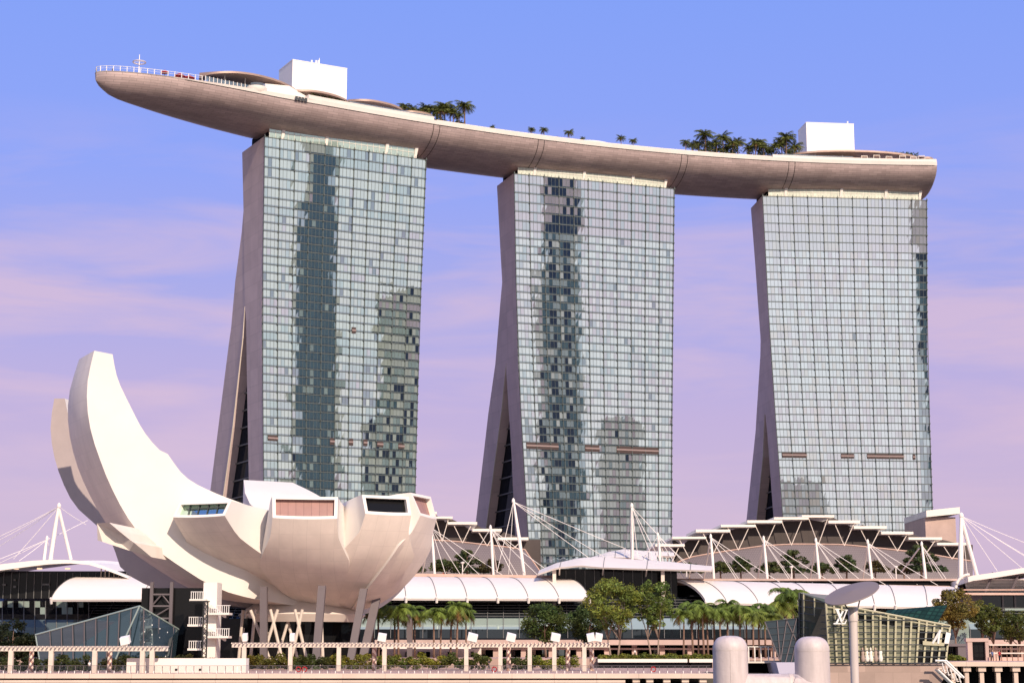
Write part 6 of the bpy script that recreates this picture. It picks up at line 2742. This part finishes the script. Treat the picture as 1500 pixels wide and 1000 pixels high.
# ------------------------------------------------------------------ foreground: mooring piles, pipe rail, lamp post
PY_ = 46.0
for i, (px, ytop, lab) in enumerate(((1070, 930.5, 'round topped white pile standing alone left of the boutique'), (1190, 931.5, 'round topped white pile joined by a pipe before the boutique'))):
    T_ = thing('mooring_pile', lab, 'mooring pile', (xat(px, PY_, 5), PY_, -1), 'white mooring piles in the foreground')
    zt_ = zat(ytop, PY_)
    r_ = 25.2 / FPX * PY_
    prof = [(r_ * 1.0, -zt_ - 1), (r_ * .995, -.36)]
    for k in range(1, 13):
        a = PI / 2 * k / 12
        prof.append((r_ * math.cos(a) ** .62, -.36 + .36 * math.sin(a)))
    mb = MB()
    mb.lathe((xat(px, PY_, 6), PY_, zt_), prof, 48)
    mb.build('shaft', 'pile', T_, smooth=True)
    mb = MB()
    mb.lathe((xat(px, PY_, 6), PY_, zt_ - .365), [(r_ * 1.0, 0), (r_ * 1.006, -.008), (r_ * 1.0, -.016)], 48)
    mb.build('weld_seam', 'lamp', T_, smooth=True)
    if i == 0:
        mb = MB()
        x = xat(px - 3, PY_, 6)
        mb.tube([(x, PY_ - r_ * 1.0, -1), (x, PY_ - r_ * 1.0, zt_ - .38)], .006, 5)
        mb.build('plate_seam', 'lamp', T_)
T_ = thing('pipe_rail', 'thick white pipe running between the two white piles', 'pipe', (xat(1140, PY_ - .4, 5), PY_, 5.2))
mb = MB()
zp = zat(1003.5, PY_)
pts = [(xat(1086, PY_, zp), PY_, zp), (xat(1165, PY_, zp), PY_, zp)]
for k in range(1, 9):
    a = PI / 2 * k / 8
    pts.append((xat(1165, PY_, zp) + .42 * math.sin(a), PY_ - .1 - .36 * (1 - math.cos(a * .9)), zp - .30 * (1 - math.cos(a))))
mb.tube(pts, .305, 28)
mb.build('pipe', 'pile', T_, smooth=True, angle=60)
mb = MB()
xj = xat(1158, PY_, zp)
mb.tube([(xj - .05, PY_, zp), (xj + .05, PY_, zp)], .312, 28)
mb.build('collar', 'lamp', T_, smooth=True, angle=60)

LY = 40.0
T_ = thing('lamp_post', 'round white lamp post with a tilted disc reflector before the boutique', 'lamp post', (xat(1253, LY, 5), LY, 0))
zc_ = zat(889, LY)
xb, xt = xat(1253.6, LY, 5), xat(1250, LY, 7)
mb = MB()
mb.tube([(xb, LY, 0), (xb, LY, 4.5), (xt, LY, zat(909, LY))], [6.0 / FPX * LY] * 3, 24)
mb.build('pole', 'lamp', T_, smooth=True, angle=60)
mb = MB()
r_ = 6.9 / FPX * LY
mb.tube([(xt, LY, zat(909.5, LY)), (xt, LY, zat(889.5, LY)), (xt, LY, zat(888.5, LY))], [r_, r_, r_ * .8], 24)
mb.build('lamp_head', 'lamp', T_, smooth=True, angle=60)
mb = MB()
mb.tube([(xt, LY, zat(912, LY)), (xt, LY, zat(909.6, LY))], 5.5 / FPX * LY, 24)
mb.build('neck', 'black_steel', T_, smooth=True, angle=60)
dc = at(1248, 869, LY)
dx_ = (at(1288, 857, LY) - at(1208, 881, LY)) / 2
ax = dx_.normalized()
vw = (dc - Vector((0, 0, EYE))).normalized()
perp = ax.cross(vw).normalized()
if perp.z < 0:
    perp = -perp
ay = (perp * .30 + vw * .954).normalized()
nz_ = ax.cross(ay).normalized()
if nz_.z < 0:
    nz_ = -nz_
rows = []
Rd = dx_.length
for (r_, o_) in ((.01, -.012), (Rd * .97, -.012), (Rd, 0), (Rd * .99, .02), (.01, .07)):
    rows.append([dc + (ax * math.cos(a) + ay * math.sin(a)) * r_ + nz_ * o_ for a in [2 * PI * k / 56 for k in range(56)]])
mb = MB()
mb.grid(rows, 0, closed=True)
mb.build('disc_reflector', 'lamp_disc', T_, smooth=True, angle=40)
for (pa, pb) in (((1228.5, 868), (1243.5, 893)), ((1263.5, 870.5), (1256, 893))):
    mb = MB()
    t_ = at(pa[0], pa[1], LY)
    t_ = t_ + nz_ * ((dc - t_).dot(nz_) - .015)
    mb.tube([at(pb[0], pb[1], LY), t_], .016, 8)
    mb.tube([t_ - nz_ * .01 - ax * .075, t_ - nz_ * .01 + ax * .075], .022, 8)
    mb.build('strut', 'black_steel' if pa[0] < 1240 else 'lamp', T_)

# ------------------------------------------------------------------ office towers across the bay, seen only as mirror images in the hotel glass
def mirrored(label, key, px0, px1, ytop, dist, depth=30):
    tw = TOWERS[key]
    F0, nrm, YLn = tw['F'](0, 100), tw['nrm'], tw['YL']
    pts = []
    for px in (px0, px1):
        Yv = tw['YL'] + dist
        P = at(px, 600, Yv)
        P.z = 0
        k = (P - Vector((F0.x, F0.y, 0))).dot(nrm)
        pts.append(P - nrm * 2 * k)
    zt_ = at(px0, ytop, tw['YL'] + dist).z
    a, b = pts
    w_ = (b - a).normalized()
    n_ = Vector((-w_.y, w_.x, 0))
    if n_.dot(F0 - a) > 0:
        n_ = -n_
    T_ = thing('office_tower', label, 'office tower', (a.x, a.y, 0), 'office towers across the bay')
    m = MB()
    m.hexa([a, b, b + n_ * depth, a + n_ * depth], [p + Vector((0, 0, zt_)) for p in (a, b, b + n_ * depth, a + n_ * depth)])
    m.build('glass_shaft', 'office', T_)
    m = MB()
    z = 6
    while z < zt_ - 2:
        m.hexa([p + Vector((0, 0, z)) for p in (a - n_ * .3 - w_ * .3, b - n_ * .3 + w_ * .3, b + n_ * (depth + .3) + w_ * .3, a + n_ * (depth + .3) - w_ * .3)], [p + Vector((0, 0, z + 1.0)) for p in (a - n_ * .3 - w_ * .3, b - n_ * .3 + w_ * .3, b + n_ * (depth + .3) + w_ * .3, a + n_ * (depth + .3) - w_ * .3)])
        z += 12
    m.build('spandrel_bands', 'office_band', T_)
    return T_, a, b, zt_


for args in (('tall dark office tower mirrored as dark stripes in the left and middle hotel towers', 'left', 431, 489, 207, 650, 12),
             ('lower office block mirrored low in the left and middle hotel towers', 'left', 540, 606, 610, 600, 12),
             ('far tall office tower mirrored in the right half of the left hotel tower', 'left', 556, 640, 425, 1000, 14),
             ('low office block mirrored at the foot of the right hotel tower', 'right', 1140, 1205, 700, 500, 12)):
    mirrored(*args)
